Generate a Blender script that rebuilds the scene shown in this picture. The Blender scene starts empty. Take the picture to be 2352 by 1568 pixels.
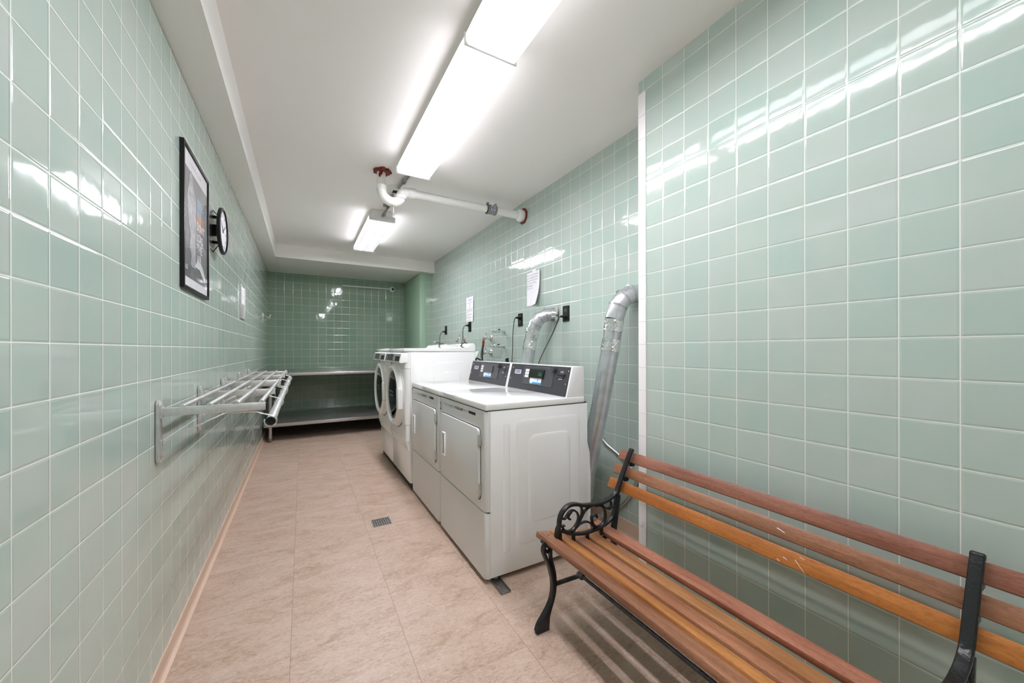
import bpy, bmesh, math, random
from mathutils import Vector, Matrix
random.seed(7)
C = bpy.context.scene.collection
PI = math.pi
H = 1.135                       # camera height above the floor

# ---------------------------------------------------------------- materials
def new_mat(name):
    m = bpy.data.materials.new(name); m.use_nodes = True
    nt = m.node_tree
    b = nt.nodes['Principled BSDF']
    return m, nt, b

def mat(name, col, rough=.5, metal=0., spec=.5, coat=0., emit=None, es=0., noise=0., nscale=30., bump=0., bscale=200., trans=0., ior=1.45, stretch=(1, 1, 1)):
    m, nt, b = new_mat(name)
    b.inputs['Base Color'].default_value = (*col, 1)
    b.inputs['Roughness'].default_value = rough
    b.inputs['Metallic'].default_value = metal
    b.inputs['Specular IOR Level'].default_value = spec
    b.inputs['Coat Weight'].default_value = coat
    b.inputs['IOR'].default_value = ior
    b.inputs['Transmission Weight'].default_value = trans
    if emit:
        b.inputs['Emission Color'].default_value = (*emit, 1)
        b.inputs['Emission Strength'].default_value = es
    L = nt.links
    if noise or bump:
        tc = nt.nodes.new('ShaderNodeTexCoord')
        mp = nt.nodes.new('ShaderNodeMapping'); mp.inputs['Scale'].default_value = stretch
        L.new(tc.outputs['Object'], mp.inputs['Vector'])
    if noise:
        n = nt.nodes.new('ShaderNodeTexNoise'); n.inputs['Scale'].default_value = nscale; n.inputs['Detail'].default_value = 5
        L.new(mp.outputs[0], n.inputs['Vector'])
        r = nt.nodes.new('ShaderNodeMapRange')
        r.inputs['From Min'].default_value = .3; r.inputs['From Max'].default_value = .7
        r.inputs['To Min'].default_value = 1 - noise; r.inputs['To Max'].default_value = 1 + noise
        L.new(n.outputs['Fac'], r.inputs['Value'])
        mx = nt.nodes.new('ShaderNodeVectorMath'); mx.operation = 'SCALE'
        mx.inputs[0].default_value = col
        L.new(r.outputs[0], mx.inputs['Scale'])
        L.new(mx.outputs[0], b.inputs['Base Color'])
    if bump:
        n2 = nt.nodes.new('ShaderNodeTexNoise'); n2.inputs['Scale'].default_value = bscale; n2.inputs['Detail'].default_value = 3
        L.new(mp.outputs[0], n2.inputs['Vector'])
        bp = nt.nodes.new('ShaderNodeBump'); bp.inputs['Strength'].default_value = bump; bp.inputs['Distance'].default_value = .002
        L.new(n2.outputs['Fac'], bp.inputs['Height']); L.new(bp.outputs[0], b.inputs['Normal'])
    return m

S = .111
def tile_mat(name, axis, off_u, off_v, base=(.425, .492, .44), seed=0.):
    """glazed square wall tile: grout grid, slightly different glaze and tilt per tile"""
    m, nt, b = new_mat(name); N = nt.nodes.new; L = nt.links.new
    def math_(op, a, bb=None, c=None):
        n = N('ShaderNodeMath'); n.operation = op
        for i, x in enumerate((a, bb, c)):
            if x is None: continue
            if isinstance(x, (int, float)): n.inputs[i].default_value = x
            else: L(x, n.inputs[i])
        return n.outputs[0]
    tc = N('ShaderNodeTexCoord'); sp = N('ShaderNodeSeparateXYZ'); L(tc.outputs['Object'], sp.inputs[0])
    u = math_('DIVIDE', math_('SUBTRACT', sp.outputs[axis], off_u), S)
    v = math_('DIVIDE', math_('SUBTRACT', sp.outputs['Z'], off_v), S)
    fu, fv = math_('FRACT', u), math_('FRACT', v)
    du = math_('MINIMUM', fu, math_('SUBTRACT', 1., fu)); dv = math_('MINIMUM', fv, math_('SUBTRACT', 1., fv))
    d = math_('MULTIPLY', math_('MINIMUM', du, dv), S)
    cell = N('ShaderNodeCombineXYZ'); L(math_('FLOOR', u), cell.inputs[0]); L(math_('FLOOR', v), cell.inputs[1]); cell.inputs[2].default_value = seed
    wn = N('ShaderNodeTexWhiteNoise'); wn.noise_dimensions = '3D'; L(cell.outputs[0], wn.inputs['Vector'])
    grout = N('ShaderNodeMapRange'); grout.interpolation_type = 'SMOOTHSTEP'
    grout.inputs['From Min'].default_value = .0008; grout.inputs['From Max'].default_value = .0014
    L(d, grout.inputs['Value'])                       # 0 in the joint, 1 on the glaze
    # glaze colour: hue drift per tile plus a soft cloud
    ramp = N('ShaderNodeValToRGB'); cr = ramp.color_ramp
    cr.elements[0].position = 0; cr.elements[0].color = (base[0]*.90, base[1]*.98, base[2]*.98, 1)
    cr.elements[1].position = 1; cr.elements[1].color = (base[0]*1.08, base[1]*1.0, base[2]*.99, 1)
    e = cr.elements.new(.45); e.color = (base[0], base[1], base[2], 1)
    e = cr.elements.new(.8); e.color = (base[0]*1.06, base[1]*1.02, base[2]*1.06, 1)
    nz = N('ShaderNodeTexNoise'); nz.inputs['Scale'].default_value = 7; nz.inputs['Detail'].default_value = 3
    L(tc.outputs['Object'], nz.inputs['Vector'])
    L(math_('ADD', math_('ADD', .12, math_('MULTIPLY', wn.outputs['Value'], .5)), math_('MULTIPLY', math_('SUBTRACT', nz.outputs['Fac'], .5), .9)), ramp.inputs[0])
    mix = N('ShaderNodeMix'); mix.data_type = 'RGBA'
    L(grout.outputs[0], mix.inputs[0]); mix.inputs[6].default_value = (.72, .72, .66, 1); L(ramp.outputs[0], mix.inputs[7])
    L(mix.outputs[2], b.inputs['Base Color'])
    rg = N('ShaderNodeMapRange'); rg.inputs['To Min'].default_value = .75; rg.inputs['To Max'].default_value = .055
    L(grout.outputs[0], rg.inputs['Value']); L(rg.outputs[0], b.inputs['Roughness'])
    b.inputs['IOR'].default_value = 1.55
    # pillowed edge + a glaze that is not quite flat
    edge = N('ShaderNodeMapRange'); edge.interpolation_type = 'SMOOTHERSTEP'
    edge.inputs['From Min'].default_value = .0008; edge.inputs['From Max'].default_value = .0065
    L(d, edge.inputs['Value'])
    wav = N('ShaderNodeTexNoise'); wav.inputs['Scale'].default_value = 17; wav.inputs['Detail'].default_value = 1.5
    L(tc.outputs['Object'], wav.inputs['Vector'])
    hgt = math_('ADD', math_('MULTIPLY', edge.outputs[0], .55), math_('MULTIPLY', wav.outputs['Fac'], .30))
    bp = N('ShaderNodeBump'); bp.inputs['Strength'].default_value = 1.; bp.inputs['Distance'].default_value = .0013
    L(hgt, bp.inputs['Height'])
    geo = N('ShaderNodeNewGeometry')
    tv = N('ShaderNodeVectorMath'); tv.operation = 'SUBTRACT'; L(wn.outputs['Color'], tv.inputs[0]); tv.inputs[1].default_value = (.5, .5, .5)
    ts = N('ShaderNodeVectorMath'); ts.operation = 'SCALE'; L(tv.outputs[0], ts.inputs[0]); ts.inputs['Scale'].default_value = .016
    ta = N('ShaderNodeVectorMath'); ta.operation = 'ADD'; L(geo.outputs['Normal'], ta.inputs[0]); L(ts.outputs[0], ta.inputs[1])
    tn = N('ShaderNodeVectorMath'); tn.operation = 'NORMALIZE'; L(ta.outputs[0], tn.inputs[0])
    L(tn.outputs[0], bp.inputs['Normal']); L(bp.outputs[0], b.inputs['Normal'])
    return m

def floor_mat():
    """sheet of stone-look vinyl tiles, .39 m square, laid in staggered rows along the room"""
    m, nt, b = new_mat('vinyl_tile'); N = nt.nodes.new; L = nt.links.new
    def math_(op, a, bb=None):
        n = N('ShaderNodeMath'); n.operation = op
        for i, x in enumerate((a, bb)):
            if x is None: continue
            if isinstance(x, (int, float)): n.inputs[i].default_value = x
            else: L(x, n.inputs[i])
        return n.outputs[0]
    tc = N('ShaderNodeTexCoord'); sp = N('ShaderNodeSeparateXYZ'); L(tc.outputs['Object'], sp.inputs[0])
    TX, TY = .393, .387
    u = math_('DIVIDE', math_('ADD', sp.outputs['X'], .04), TX)
    col = math_('FLOOR', u)
    odd = math_('MULTIPLY', math_('ABSOLUTE', math_('MODULO', col, 2.)), .5)
    v = math_('ADD', math_('DIVIDE', math_('SUBTRACT', sp.outputs['Y'], 1.41), TY), odd)
    fu, fv = math_('FRACT', u), math_('FRACT', v)
    du = math_('MULTIPLY', math_('MINIMUM', fu, math_('SUBTRACT', 1., fu)), TX)
    dv = math_('MULTIPLY', math_('MINIMUM', fv, math_('SUBTRACT', 1., fv)), TY * 1.5)
    d = math_('MINIMUM', du, dv)
    seam = N('ShaderNodeMapRange'); seam.inputs['From Min'].default_value = .0003; seam.inputs['From Max'].default_value = .0010; L(d, seam.inputs['Value'])
    cell = N('ShaderNodeCombineXYZ'); L(col, cell.inputs[0]); L(math_('FLOOR', v), cell.inputs[1])
    wn = N('ShaderNodeTexWhiteNoise'); wn.noise_dimensions = '3D'; L(cell.outputs[0], wn.inputs['Vector'])
    # each tile shifts the stone pattern
    sh = N('ShaderNodeVectorMath'); sh.operation = 'SCALE'; L(wn.outputs['Color'], sh.inputs[0]); sh.inputs['Scale'].default_value = 9.
    ad = N('ShaderNodeVectorMath'); ad.operation = 'ADD'; L(tc.outputs['Object'], ad.inputs[0]); L(sh.outputs[0], ad.inputs[1])
    mp = N('ShaderNodeMapping'); mp.inputs['Rotation'].default_value = (0, 0, .22); mp.inputs['Scale'].default_value = (1., 2.1, 1.); L(ad.outputs[0], mp.inputs['Vector'])
    def noise(scale, detail, rough=.55, dist=0.):
        n = N('ShaderNodeTexNoise'); n.inputs['Scale'].default_value = scale; n.inputs['Detail'].default_value = detail
        n.inputs['Roughness'].default_value = rough; n.inputs['Distortion'].default_value = dist
        L(mp.outputs[0], n.inputs['Vector']); return n.outputs['Fac']
    big = noise(4.5, 6, .6, .6); fine = noise(42, 7, .7, 1.2); speck = noise(24, 8, .75, 2.2)
    r1 = N('ShaderNodeValToRGB'); cr = r1.color_ramp
    cr.elements[0].position = .36; cr.elements[0].color = (.34, .222, .152, 1)
    cr.elements[1].position = .64; cr.elements[1].color = (.57, .44, .36, 1)
    e = cr.elements.new(.5); e.color = (.48, .352, .278, 1)
    L(math_('ADD', math_('MULTIPLY', big, .42), math_('MULTIPLY', fine, .58)), r1.inputs[0])
    r2 = N('ShaderNodeMapRange'); r2.inputs['From Min'].default_value = .555; r2.inputs['From Max'].default_value = .72; r2.inputs['To Max'].default_value = .62
    L(speck, r2.inputs['Value'])
    mx = N('ShaderNodeMix'); mx.data_type = 'RGBA'; L(r2.outputs[0], mx.inputs[0]); L(r1.outputs[0], mx.inputs[6]); mx.inputs[7].default_value = (.22, .155, .11, 1)
    lt = N('ShaderNodeMapRange'); lt.inputs['From Min'].default_value = .60; lt.inputs['From Max'].default_value = .72; lt.inputs['To Max'].default_value = .4
    L(fine, lt.inputs['Value'])
    mx2 = N('ShaderNodeMix'); mx2.data_type = 'RGBA'; L(lt.outputs[0], mx2.inputs[0]); L(mx.outputs[2], mx2.inputs[6]); mx2.inputs[7].default_value = (.56, .445, .36, 1)
    mx3 = N('ShaderNodeMix'); mx3.data_type = 'RGBA'; L(seam.outputs[0], mx3.inputs[0]); mx3.inputs[6].default_value = (.20, .13, .09, 1); L(mx2.outputs[2], mx3.inputs[7])
    L(mx3.outputs[2], b.inputs['Base Color'])
    b.inputs['Roughness'].default_value = .42; b.inputs['Specular IOR Level'].default_value = .35
    bp = N('ShaderNodeBump'); bp.inputs['Strength'].default_value = .25; bp.inputs['Distance'].default_value = .001
    L(math_('ADD', math_('MULTIPLY', speck, .5), seam.outputs[0]), bp.inputs['Height']); L(bp.outputs[0], b.inputs['Normal'])
    return m

def wood_mat(name, dark, light, seed):
    m, nt, b = new_mat(name); N = nt.nodes.new; L = nt.links.new
    tc = N('ShaderNodeTexCoord'); mp = N('ShaderNodeMapping'); mp.inputs['Scale'].default_value = (1., .075, 1.)
    mp.inputs['Location'].default_value = (seed, seed * 2.3, seed * .7)
    L(tc.outputs['Object'], mp.inputs['Vector'])
    n = N('ShaderNodeTexNoise'); n.inputs['Scale'].default_value = 70; n.inputs['Detail'].default_value = 8; n.inputs['Roughness'].default_value = .66; n.inputs['Distortion'].default_value = .5
    L(mp.outputs[0], n.inputs['Vector'])
    mp2 = N('ShaderNodeMapping'); mp2.inputs['Scale'].default_value = (1., .25, 1.); L(tc.outputs['Object'], mp2.inputs['Vector'])
    n2 = N('ShaderNodeTexNoise'); n2.inputs['Scale'].default_value = 9; n2.inputs['Detail'].default_value = 4; L(mp2.outputs[0], n2.inputs['Vector'])
    mp3 = N('ShaderNodeMapping'); mp3.inputs['Scale'].default_value = (1., .11, 1.); L(tc.outputs['Object'], mp3.inputs['Vector'])
    n3 = N('ShaderNodeTexNoise'); n3.inputs['Scale'].default_value = 620; n3.inputs['Detail'].default_value = 2; L(mp3.outputs[0], n3.inputs['Vector'])
    a = N('ShaderNodeMath'); a.operation = 'MULTIPLY_ADD'; L(n2.outputs['Fac'], a.inputs[0]); a.inputs[1].default_value = .45; 
    s = N('ShaderNodeMath'); s.operation = 'MULTIPLY'; L(n.outputs['Fac'], s.inputs[0]); s.inputs[1].default_value = .55; L(s.outputs[0], a.inputs[2])
    r = N('ShaderNodeValToRGB'); r.color_ramp.elements[0].position = .38; r.color_ramp.elements[0].color = (*dark, 1)
    r.color_ramp.elements[1].position = .62; r.color_ramp.elements[1].color = (*light, 1)
    L(a.outputs[0], r.inputs[0])
    pores = N('ShaderNodeMapRange'); pores.inputs['From Min'].default_value = .50; pores.inputs['From Max'].default_value = .70; pores.inputs['To Max'].default_value = .5
    L(n3.outputs['Fac'], pores.inputs['Value'])
    mx = N('ShaderNodeMix'); mx.data_type = 'RGBA'; L(pores.outputs[0], mx.inputs[0]); L(r.outputs[0], mx.inputs[6]); mx.inputs[7].default_value = (dark[0]*.45, dark[1]*.4, dark[2]*.4, 1)
    L(mx.outputs[2], b.inputs['Base Color'])
    b.inputs['Roughness'].default_value = .42; b.inputs['Specular IOR Level'].default_value = .4
    bp = N('ShaderNodeBump'); bp.inputs['Strength'].default_value = .18; bp.inputs['Distance'].default_value = .001
    L(n.outputs['Fac'], bp.inputs['Height']); L(bp.outputs[0], b.inputs['Normal'])
    return m

LAMP = 50.
def lens_mat(name, x0, x1, y0, y1, hi=LAMP, lo=.33):
    """acrylic lens over two tubes: glows strongly over the tubes, faintly between them and past their ends"""
    m, nt, b = new_mat(name); N = nt.nodes.new; L = nt.links.new
    def math_(op, a, bb=None):
        n = N('ShaderNodeMath'); n.operation = op
        for i, x in enumerate((a, bb)):
            if x is None: continue
            if isinstance(x, (int, float)): n.inputs[i].default_value = x
            else: L(x, n.inputs[i])
        return n.outputs[0]
    tc = N('ShaderNodeTexCoord'); sp = N('ShaderNodeSeparateXYZ'); L(tc.outputs['Object'], sp.inputs[0])
    w = x1 - x0
    # distance to the nearer tube axis
    d1 = math_('ABSOLUTE', math_('SUBTRACT', sp.outputs['X'], x0 + .30 * w)); d2 = math_('ABSOLUTE', math_('SUBTRACT', sp.outputs['X'], x0 + .70 * w))
    r = N('ShaderNodeMapRange'); r.interpolation_type = 'SMOOTHSTEP'
    r.inputs['From Min'].default_value = .005; r.inputs['From Max'].default_value = .026; r.inputs['To Min'].default_value = 1; r.inputs['To Max'].default_value = 0
    L(math_('MINIMUM', d1, d2), r.inputs['Value'])
    e = N('ShaderNodeMapRange'); e.interpolation_type = 'SMOOTHSTEP'
    e.inputs['From Min'].default_value = .03; e.inputs['From Max'].default_value = .07
    L(math_('MINIMUM', math_('SUBTRACT', sp.outputs['Y'], y0), math_('SUBTRACT', y1, sp.outputs['Y'])), e.inputs['Value'])
    # prism pattern of the acrylic
    pr = math_('ADD', 1., math_('MULTIPLY', math_('SINE', math_('MULTIPLY', sp.outputs['X'], 900.)), math_('MULTIPLY', math_('SINE', math_('MULTIPLY', sp.outputs['Y'], 900.)), .06)))
    # the upright flanks of the lens throw light along the ceiling
    gn = N('ShaderNodeNewGeometry'); sn = N('ShaderNodeSeparateXYZ'); L(gn.outputs['Normal'], sn.inputs[0])
    side = math_('MULTIPLY', math_('GREATER_THAN', math_('ABSOLUTE', sn.outputs['X']), .8), .09)
    st = math_('MULTIPLY', math_('ADD', lo, math_('MULTIPLY', math_('MULTIPLY', math_('MAXIMUM', r.outputs[0], side), e.outputs[0]), hi)), pr)
    b.inputs['Base Color'].default_value = (.8, .8, .8, 1); b.inputs['Roughness'].default_value = .3
    b.inputs['Emission Color'].default_value = (.935, .935, 1., 1)
    L(st, b.inputs['Emission Strength'])
    return m

M = {}
M['tile_left'] = tile_mat('green_tile_left', 'Y', (8.7368) * S, H + .1276 * S, seed=1)
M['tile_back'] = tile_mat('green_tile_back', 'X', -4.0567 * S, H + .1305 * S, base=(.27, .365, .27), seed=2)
M['tile_front'] = tile_mat('green_tile_right', 'Y', 10.3733 * S, H + .2766 * S, seed=3)
M['tile_rear'] = tile_mat('green_tile_rear', 'Y', 14.5839 * S, H + .1867 * S, seed=4)
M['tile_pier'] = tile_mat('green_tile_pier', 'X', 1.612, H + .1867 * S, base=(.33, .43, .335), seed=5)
M['tile_behind'] = tile_mat('green_tile_behind', 'X', -.43, H + .1305 * S, seed=6)
M['vinyl'] = floor_mat()
M['ceiling'] = mat('ceiling_paint', (.87, .835, .815), .75, bump=.25, bscale=18, spec=.25)
M['soffit'] = mat('soffit_paint', (.85, .82, .80), .75, bump=.25, bscale=18, spec=.25)
M['greenpaint'] = mat('green_wall_paint', (.335, .475, .35), .55, bump=.2, bscale=40)
M['whitetrim'] = mat('white_trim_tile', (.82, .78, .78), .12)
M['cove'] = mat('tan_cove_base', (.60, .44, .34), .45)
M['lampmetal'] = mat('white_lamp_metal', (.80, .80, .78), .4)
M['enamel'] = mat('white_enamel', (.82, .81, .80), .22, coat=.3)
M['enameltop'] = mat('white_enamel_top', (.82, .815, .80), .12, coat=.5)
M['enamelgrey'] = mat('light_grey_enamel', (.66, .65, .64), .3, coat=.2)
M['plasticwhite'] = mat('white_plastic', (.80, .79, .78), .3)
M['plasticgrey'] = mat('grey_plastic', (.36, .36, .34), .4)
M['gap'] = mat('dark_seam', (.05, .045, .04), .8)
M['fascia'] = mat('charcoal_fascia', (.034, .033, .038), .42)
M['fasciain'] = mat('charcoal_recess', (.052, .052, .058), .35)
M['black'] = mat('black_plastic', (.010, .010, .010), .4, spec=.3)
M['blackrub'] = mat('black_rubber', (.02, .02, .02), .55)
M['glassdark'] = mat('dark_door_glass', (.012, .016, .014), .06, coat=.4)
M['chrome'] = mat('chrome', (.74, .74, .73), .16, metal=.9)
M['alu'] = mat('brushed_aluminium', (.66, .65, .645), .38, metal=.72, noise=.08, nscale=60, stretch=(1, .1, 1))
M['steel'] = mat('stainless_steel', (.52, .50, .49), .3, metal=.85, noise=.06, nscale=40, stretch=(.05, 1, 1))
M['galv'] = mat('galvanised_steel', (.60, .61, .63), .27, metal=.8, noise=.12, nscale=22)
M['foil'] = mat('aluminium_foil_tape', (.82, .82, .82), .13, metal=.95)
M['dullsteel'] = mat('dull_steel', (.30, .29, .28), .45, metal=1, noise=.2, nscale=40)
M['emt'] = mat('grey_conduit', (.40, .40, .39), .4, metal=1)
M['brass'] = mat('brass', (.62, .38, .16), .3, metal=1)
M['pvc'] = mat('white_pvc', (.80, .79, .765), .3)
M['stain'] = mat('pipe_stain', (.72, .58, .40), .4)
M['red'] = mat('red_firestop', (.19, .025, .018), .6, bump=.8, bscale=90)
M['redplast'] = mat('red_plastic', (.38, .05, .035), .4)
M['paper'] = mat('white_paper', (.80, .775, .81), .8)
M['ink'] = mat('dark_ink', (.075, .07, .085), .8)
M['inkgrey'] = mat('grey_ink', (.40, .38, .41), .8)
M['inkblue'] = mat('lavender_ink', (.42, .42, .68), .8)
M['blue'] = mat('blue_print', (.02, .27, .70), .5)
M['bluedark'] = mat('dark_blue_print', (.01, .085, .24), .5)
M['bluegrey'] = mat('blue_grey_print', (.20, .33, .45), .5)
M['navy'] = mat('navy_badge', (.06, .07, .20), .4)
M['whiteprint'] = mat('white_print', (.74, .73, .78), .5)
M['greyprint'] = mat('grey_print', (.33, .32, .31), .5)
M['screen'] = mat('display_glass', (.008, .010, .008), .1)
M['led'] = mat('green_led', (.0, .02, .015), .5, emit=(.08, .55, .38), es=.22)
M['iron'] = mat('black_cast_iron', (.011, .011, .012), .26, bump=.9, bscale=110)
M['ironold'] = mat('worn_black_iron', (.035, .034, .036), .5, noise=.5, nscale=50)
M['poster'] = mat('grey_poster_print', (.145, .14, .146), .5, noise=.35, nscale=9)
M['posterlt'] = mat('pale_poster_print', (.36, .345, .37), .5, noise=.45, nscale=38)
M['posterdk'] = mat('dark_poster_print', (.09, .09, .095), .5, noise=.4, nscale=50)
def pane_mat():
    m, nt, b = new_mat('picture_glass'); N = nt.nodes.new; L = nt.links.new
    tr = N('ShaderNodeBsdfTransparent'); gl = N('ShaderNodeBsdfGlossy'); gl.inputs['Roughness'].default_value = .02
    fr = N('ShaderNodeFresnel'); fr.inputs['IOR'].default_value = 1.45; mx = N('ShaderNodeMixShader')
    ge = N('ShaderNodeNewGeometry'); sw = N('ShaderNodeMix'); L(ge.outputs['Backfacing'], sw.inputs[0]); L(fr.outputs[0], sw.inputs[2]); sw.inputs[3].default_value = .04
    L(sw.outputs[0], mx.inputs[0]); L(tr.outputs[0], mx.inputs[1]); L(gl.outputs[0], mx.inputs[2])
    L(mx.outputs[0], [n for n in nt.nodes if n.type == 'OUTPUT_MATERIAL'][0].inputs['Surface'])
    return m
M['glaze'] = pane_mat()
M['orange'] = mat('orange_print', (.62, .30, .16), .6)
M['clockface'] = mat('clock_face', (.60, .575, .61), .5)
M['clockrim'] = mat('grey_clock_bezel', (.36, .36, .35), .35)
M['flex'] = mat('flexible_metal_conduit', (.55, .55, .53), .35, metal=1)
M['drainhole'] = mat('drain_dark', (.02, .018, .018), .8)
W_ = {}
for n, dk, lt, sd in (('s1', (.17, .065, .032), (.36, .165, .09), 1), ('s2', (.29, .105, .028), (.53, .23, .075), 2), ('s3', (.235, .088, .042), (.44, .20, .108), 3),
                      ('s4', (.275, .112, .043), (.48, .235, .10), 4), ('s5', (.25, .088, .048), (.42, .18, .112), 5),
                      ('b1', (.165, .055, .030), (.31, .125, .075), 6), ('b2', (.17, .066, .030), (.34, .15, .075), 7), ('b3', (.30, .092, .015), (.49, .18, .036), 8)):
    W_[n] = wood_mat('slat_wood_' + n, dk, lt, sd)

# ---------------------------------------------------------------- mesh helpers
def catmull(pts, n=6, closed=False):
    P = [Vector(p) for p in pts]; out = []
    m = len(P)
    rng = range(m if closed else m - 1)
    for i in rng:
        if closed: a, b, c, d = P[(i-1) % m], P[i], P[(i+1) % m], P[(i+2) % m]
        else: a, b, c, d = P[max(i-1, 0)], P[i], P[i+1], P[min(i+2, m-1)]
        for k in range(n):
            t = k / n
            out.append(.5 * ((2*b) + (c-a)*t + (2*a-5*b+4*c-d)*t*t + (3*b-a-3*c+d)*t**3))
    if not closed: out.append(P[-1])
    return out

class MB:
    def __init__(s): s.bm = bmesh.new()
    def box(s, x0, x1, y0, y1, z0, z1, bev=0., seg=2, mx=None):
        r = bmesh.ops.create_cube(s.bm, size=1.)
        vs = r['verts']
        for v in vs:
            v.co = Vector(((x0+x1)/2 + v.co.x*(x1-x0), (y0+y1)/2 + v.co.y*(y1-y0), (z0+z1)/2 + v.co.z*(z1-z0)))
            if mx: v.co = mx @ v.co
        if bev:
            es = list({e for v in vs for e in v.link_edges})
            bmesh.ops.bevel(s.bm, geom=es, offset=bev, segments=seg, affect='EDGES', profile=.5)
        return s
    def raised(s, x0, x1, z0, z1, rad, y, h, inset):
        """softly pressed panel standing h proud of the plane y (towards -y)"""
        A = [s.bm.verts.new((a, y+.001, b)) for a, b in rrect(x0, x1, z0, z1, rad, 8)]
        B = [s.bm.verts.new((a, y-h*.5, b)) for a, b in rrect(x0+inset*.5, x1-inset*.5, z0+inset*.5, z1-inset*.5, max(rad-inset*.5, .004), 8)]
        C_ = [s.bm.verts.new((a, y-h, b)) for a, b in rrect(x0+inset, x1-inset, z0+inset, z1-inset, max(rad-inset, .003), 8)]
        n = len(A)
        for P, Q in ((A, B), (B, C_)):
            for k in range(n): s.bm.faces.new((P[k], P[(k+1) % n], Q[(k+1) % n], Q[k]))
        s.bm.faces.new(C_); s.bm.faces.new(A[::-1]); return s
    def tube(s, pts, r, seg=12, closed=False, caps=True, smooth=0, flat=None):
        """sweep a circle (or, with flat=(w,d,normal), a rounded bar whose depth d lies along normal)"""
        P = catmull(pts, smooth, closed) if smooth else [Vector(p) for p in pts]
        m = len(P); rings = []
        T = []
        for i in range(m):
            if closed: t = P[(i+1) % m] - P[(i-1) % m]
            else: t = P[min(i+1, m-1)] - P[max(i-1, 0)]
            T.append(t.normalized())
        up = Vector(flat[2]) if flat else (Vector((0, 0, 1)) if abs(T[0].z) < .9 else Vector((1, 0, 0)))
        nrm = (up - T[0]*up.dot(T[0])).normalized()
        for i in range(m):
            if flat: nrm = Vector(flat[2])
            nrm = (nrm - T[i]*nrm.dot(T[i])).normalized()
            bn = T[i].cross(nrm)
            ri = r[min(int(i/(m-1)*(len(r)-1)+.5), len(r)-1)] if isinstance(r, (list, tuple)) else r
            ring = []
            for k in range(seg):
                a = 2*PI*k/seg
                if flat:
                    c_, s_ = math.cos(a), math.sin(a)
                    e = .55
                    ca = math.copysign(abs(c_)**e, c_); sa = math.copysign(abs(s_)**e, s_)
                    wv = flat[0] if not isinstance(flat[0], (list, tuple)) else flat[0][0] + (flat[0][1]-flat[0][0])*i/(m-1)
                    ring.append(s.bm.verts.new(P[i] + bn*(wv/2*ca) + nrm*(flat[1]/2*sa)))
                else:
                    ring.append(s.bm.verts.new(P[i] + (nrm*math.cos(a) + bn*math.sin(a))*ri))
            rings.append(ring)
        for i in range(m if closed else m-1):
            A, B = rings[i], rings[(i+1) % m]
            for k in range(seg):
                s.bm.faces.new((A[k], A[(k+1) % seg], B[(k+1) % seg], B[k]))
        if caps and not closed:
            s.bm.faces.new(rings[0][::-1]); s.bm.faces.new(rings[-1])
        return s
    def cyl(s, p0, p1, r, seg=20): return s.tube([p0, p1], r, seg)
    def lathe(s, o, axis, prof, seg=32, caps=True):
        """prof: (distance along axis, radius)"""
        ax = Vector(axis).normalized(); up = Vector((0, 0, 1)) if abs(ax.z) < .9 else Vector((1, 0, 0))
        a = ax.cross(up).normalized(); b = ax.cross(a); o = Vector(o); rings = []
        for h, r in prof:
            rings.append([s.bm.verts.new(o + ax*h + (a*math.cos(2*PI*k/seg) + b*math.sin(2*PI*k/seg))*max(r, 1e-5)) for k in range(seg)])
        for A, B in zip(rings, rings[1:]):
            for k in range(seg): s.bm.faces.new((A[k], A[(k+1) % seg], B[(k+1) % seg], B[k]))
        if caps: s.bm.faces.new(rings[0][::-1]); s.bm.faces.new(rings[-1])
        return s
    def prism(s, poly, plane, lo, hi, bev=0., seg=2):
        """poly in plane 'xz','yz','xy' extruded along the third axis"""
        def P(a, b, c):
            return {'xz': (a, c, b), 'yz': (c, a, b), 'xy': (a, b, c)}[plane]
        A = [s.bm.verts.new(P(a, b, lo)) for a, b in poly]; B = [s.bm.verts.new(P(a, b, hi)) for a, b in poly]
        n = len(poly); f = [s.bm.faces.new(A[::-1]), s.bm.faces.new(B)]
        for k in range(n): f.append(s.bm.faces.new((A[k], A[(k+1) % n], B[(k+1) % n], B[k])))
        if bev:
            es = list({e for v in A+B for e in v.link_edges})
            bmesh.ops.bevel(s.bm, geom=es, offset=bev, segments=seg, affect='EDGES', profile=.5)
        return s
    def quad(s, *pts):
        s.bm.faces.new([s.bm.verts.new(p) for p in pts]); return s
    def mesh(s, other, mx):
        off = {}
        for v in other.vertices: off[v.index] = s.bm.verts.new(mx @ v.co)
        for p in other.polygons:
            try: s.bm.faces.new([off[i] for i in p.vertices])
            except ValueError: pass
        return s
    def build(s, name, m, parent=None, ang=35):
        bmesh.ops.recalc_face_normals(s.bm, faces=s.bm.faces[:])
        me = bpy.data.meshes.new(name)
        if parent:
            r = parent
            while r.parent: r = r.parent
            for v in s.bm.verts: v.co -= r.location
        s.bm.to_mesh(me); s.bm.free()
        me.materials.append(M[m] if isinstance(m, str) else m)
        for p in me.polygons: p.use_smooth = True
        me.set_sharp_from_angle(angle=math.radians(ang))
        o = bpy.data.objects.new(name, me); C.objects.link(o)
        if parent: o.parent = parent
        return o

def build_each(mb, name, m, parent):
    """every loose piece of the builder becomes a part of its own"""
    bm = mb.bm; bm.verts.ensure_lookup_table(); seen = set(); out = []
    for v0 in list(bm.verts):
        if v0 in seen: continue
        st, isl = [v0], []
        seen.add(v0)
        while st:
            v = st.pop(); isl.append(v)
            for e in v.link_edges:
                o = e.other_vert(v)
                if o not in seen: seen.add(o); st.append(o)
        one = MB(); mp = {v: one.bm.verts.new(v.co) for v in isl}
        for f in {f for v in isl for f in v.link_faces}: one.bm.faces.new([mp[v] for v in f.verts])
        out.append(one.build(name, m, parent))
    bm.free(); return out

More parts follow.
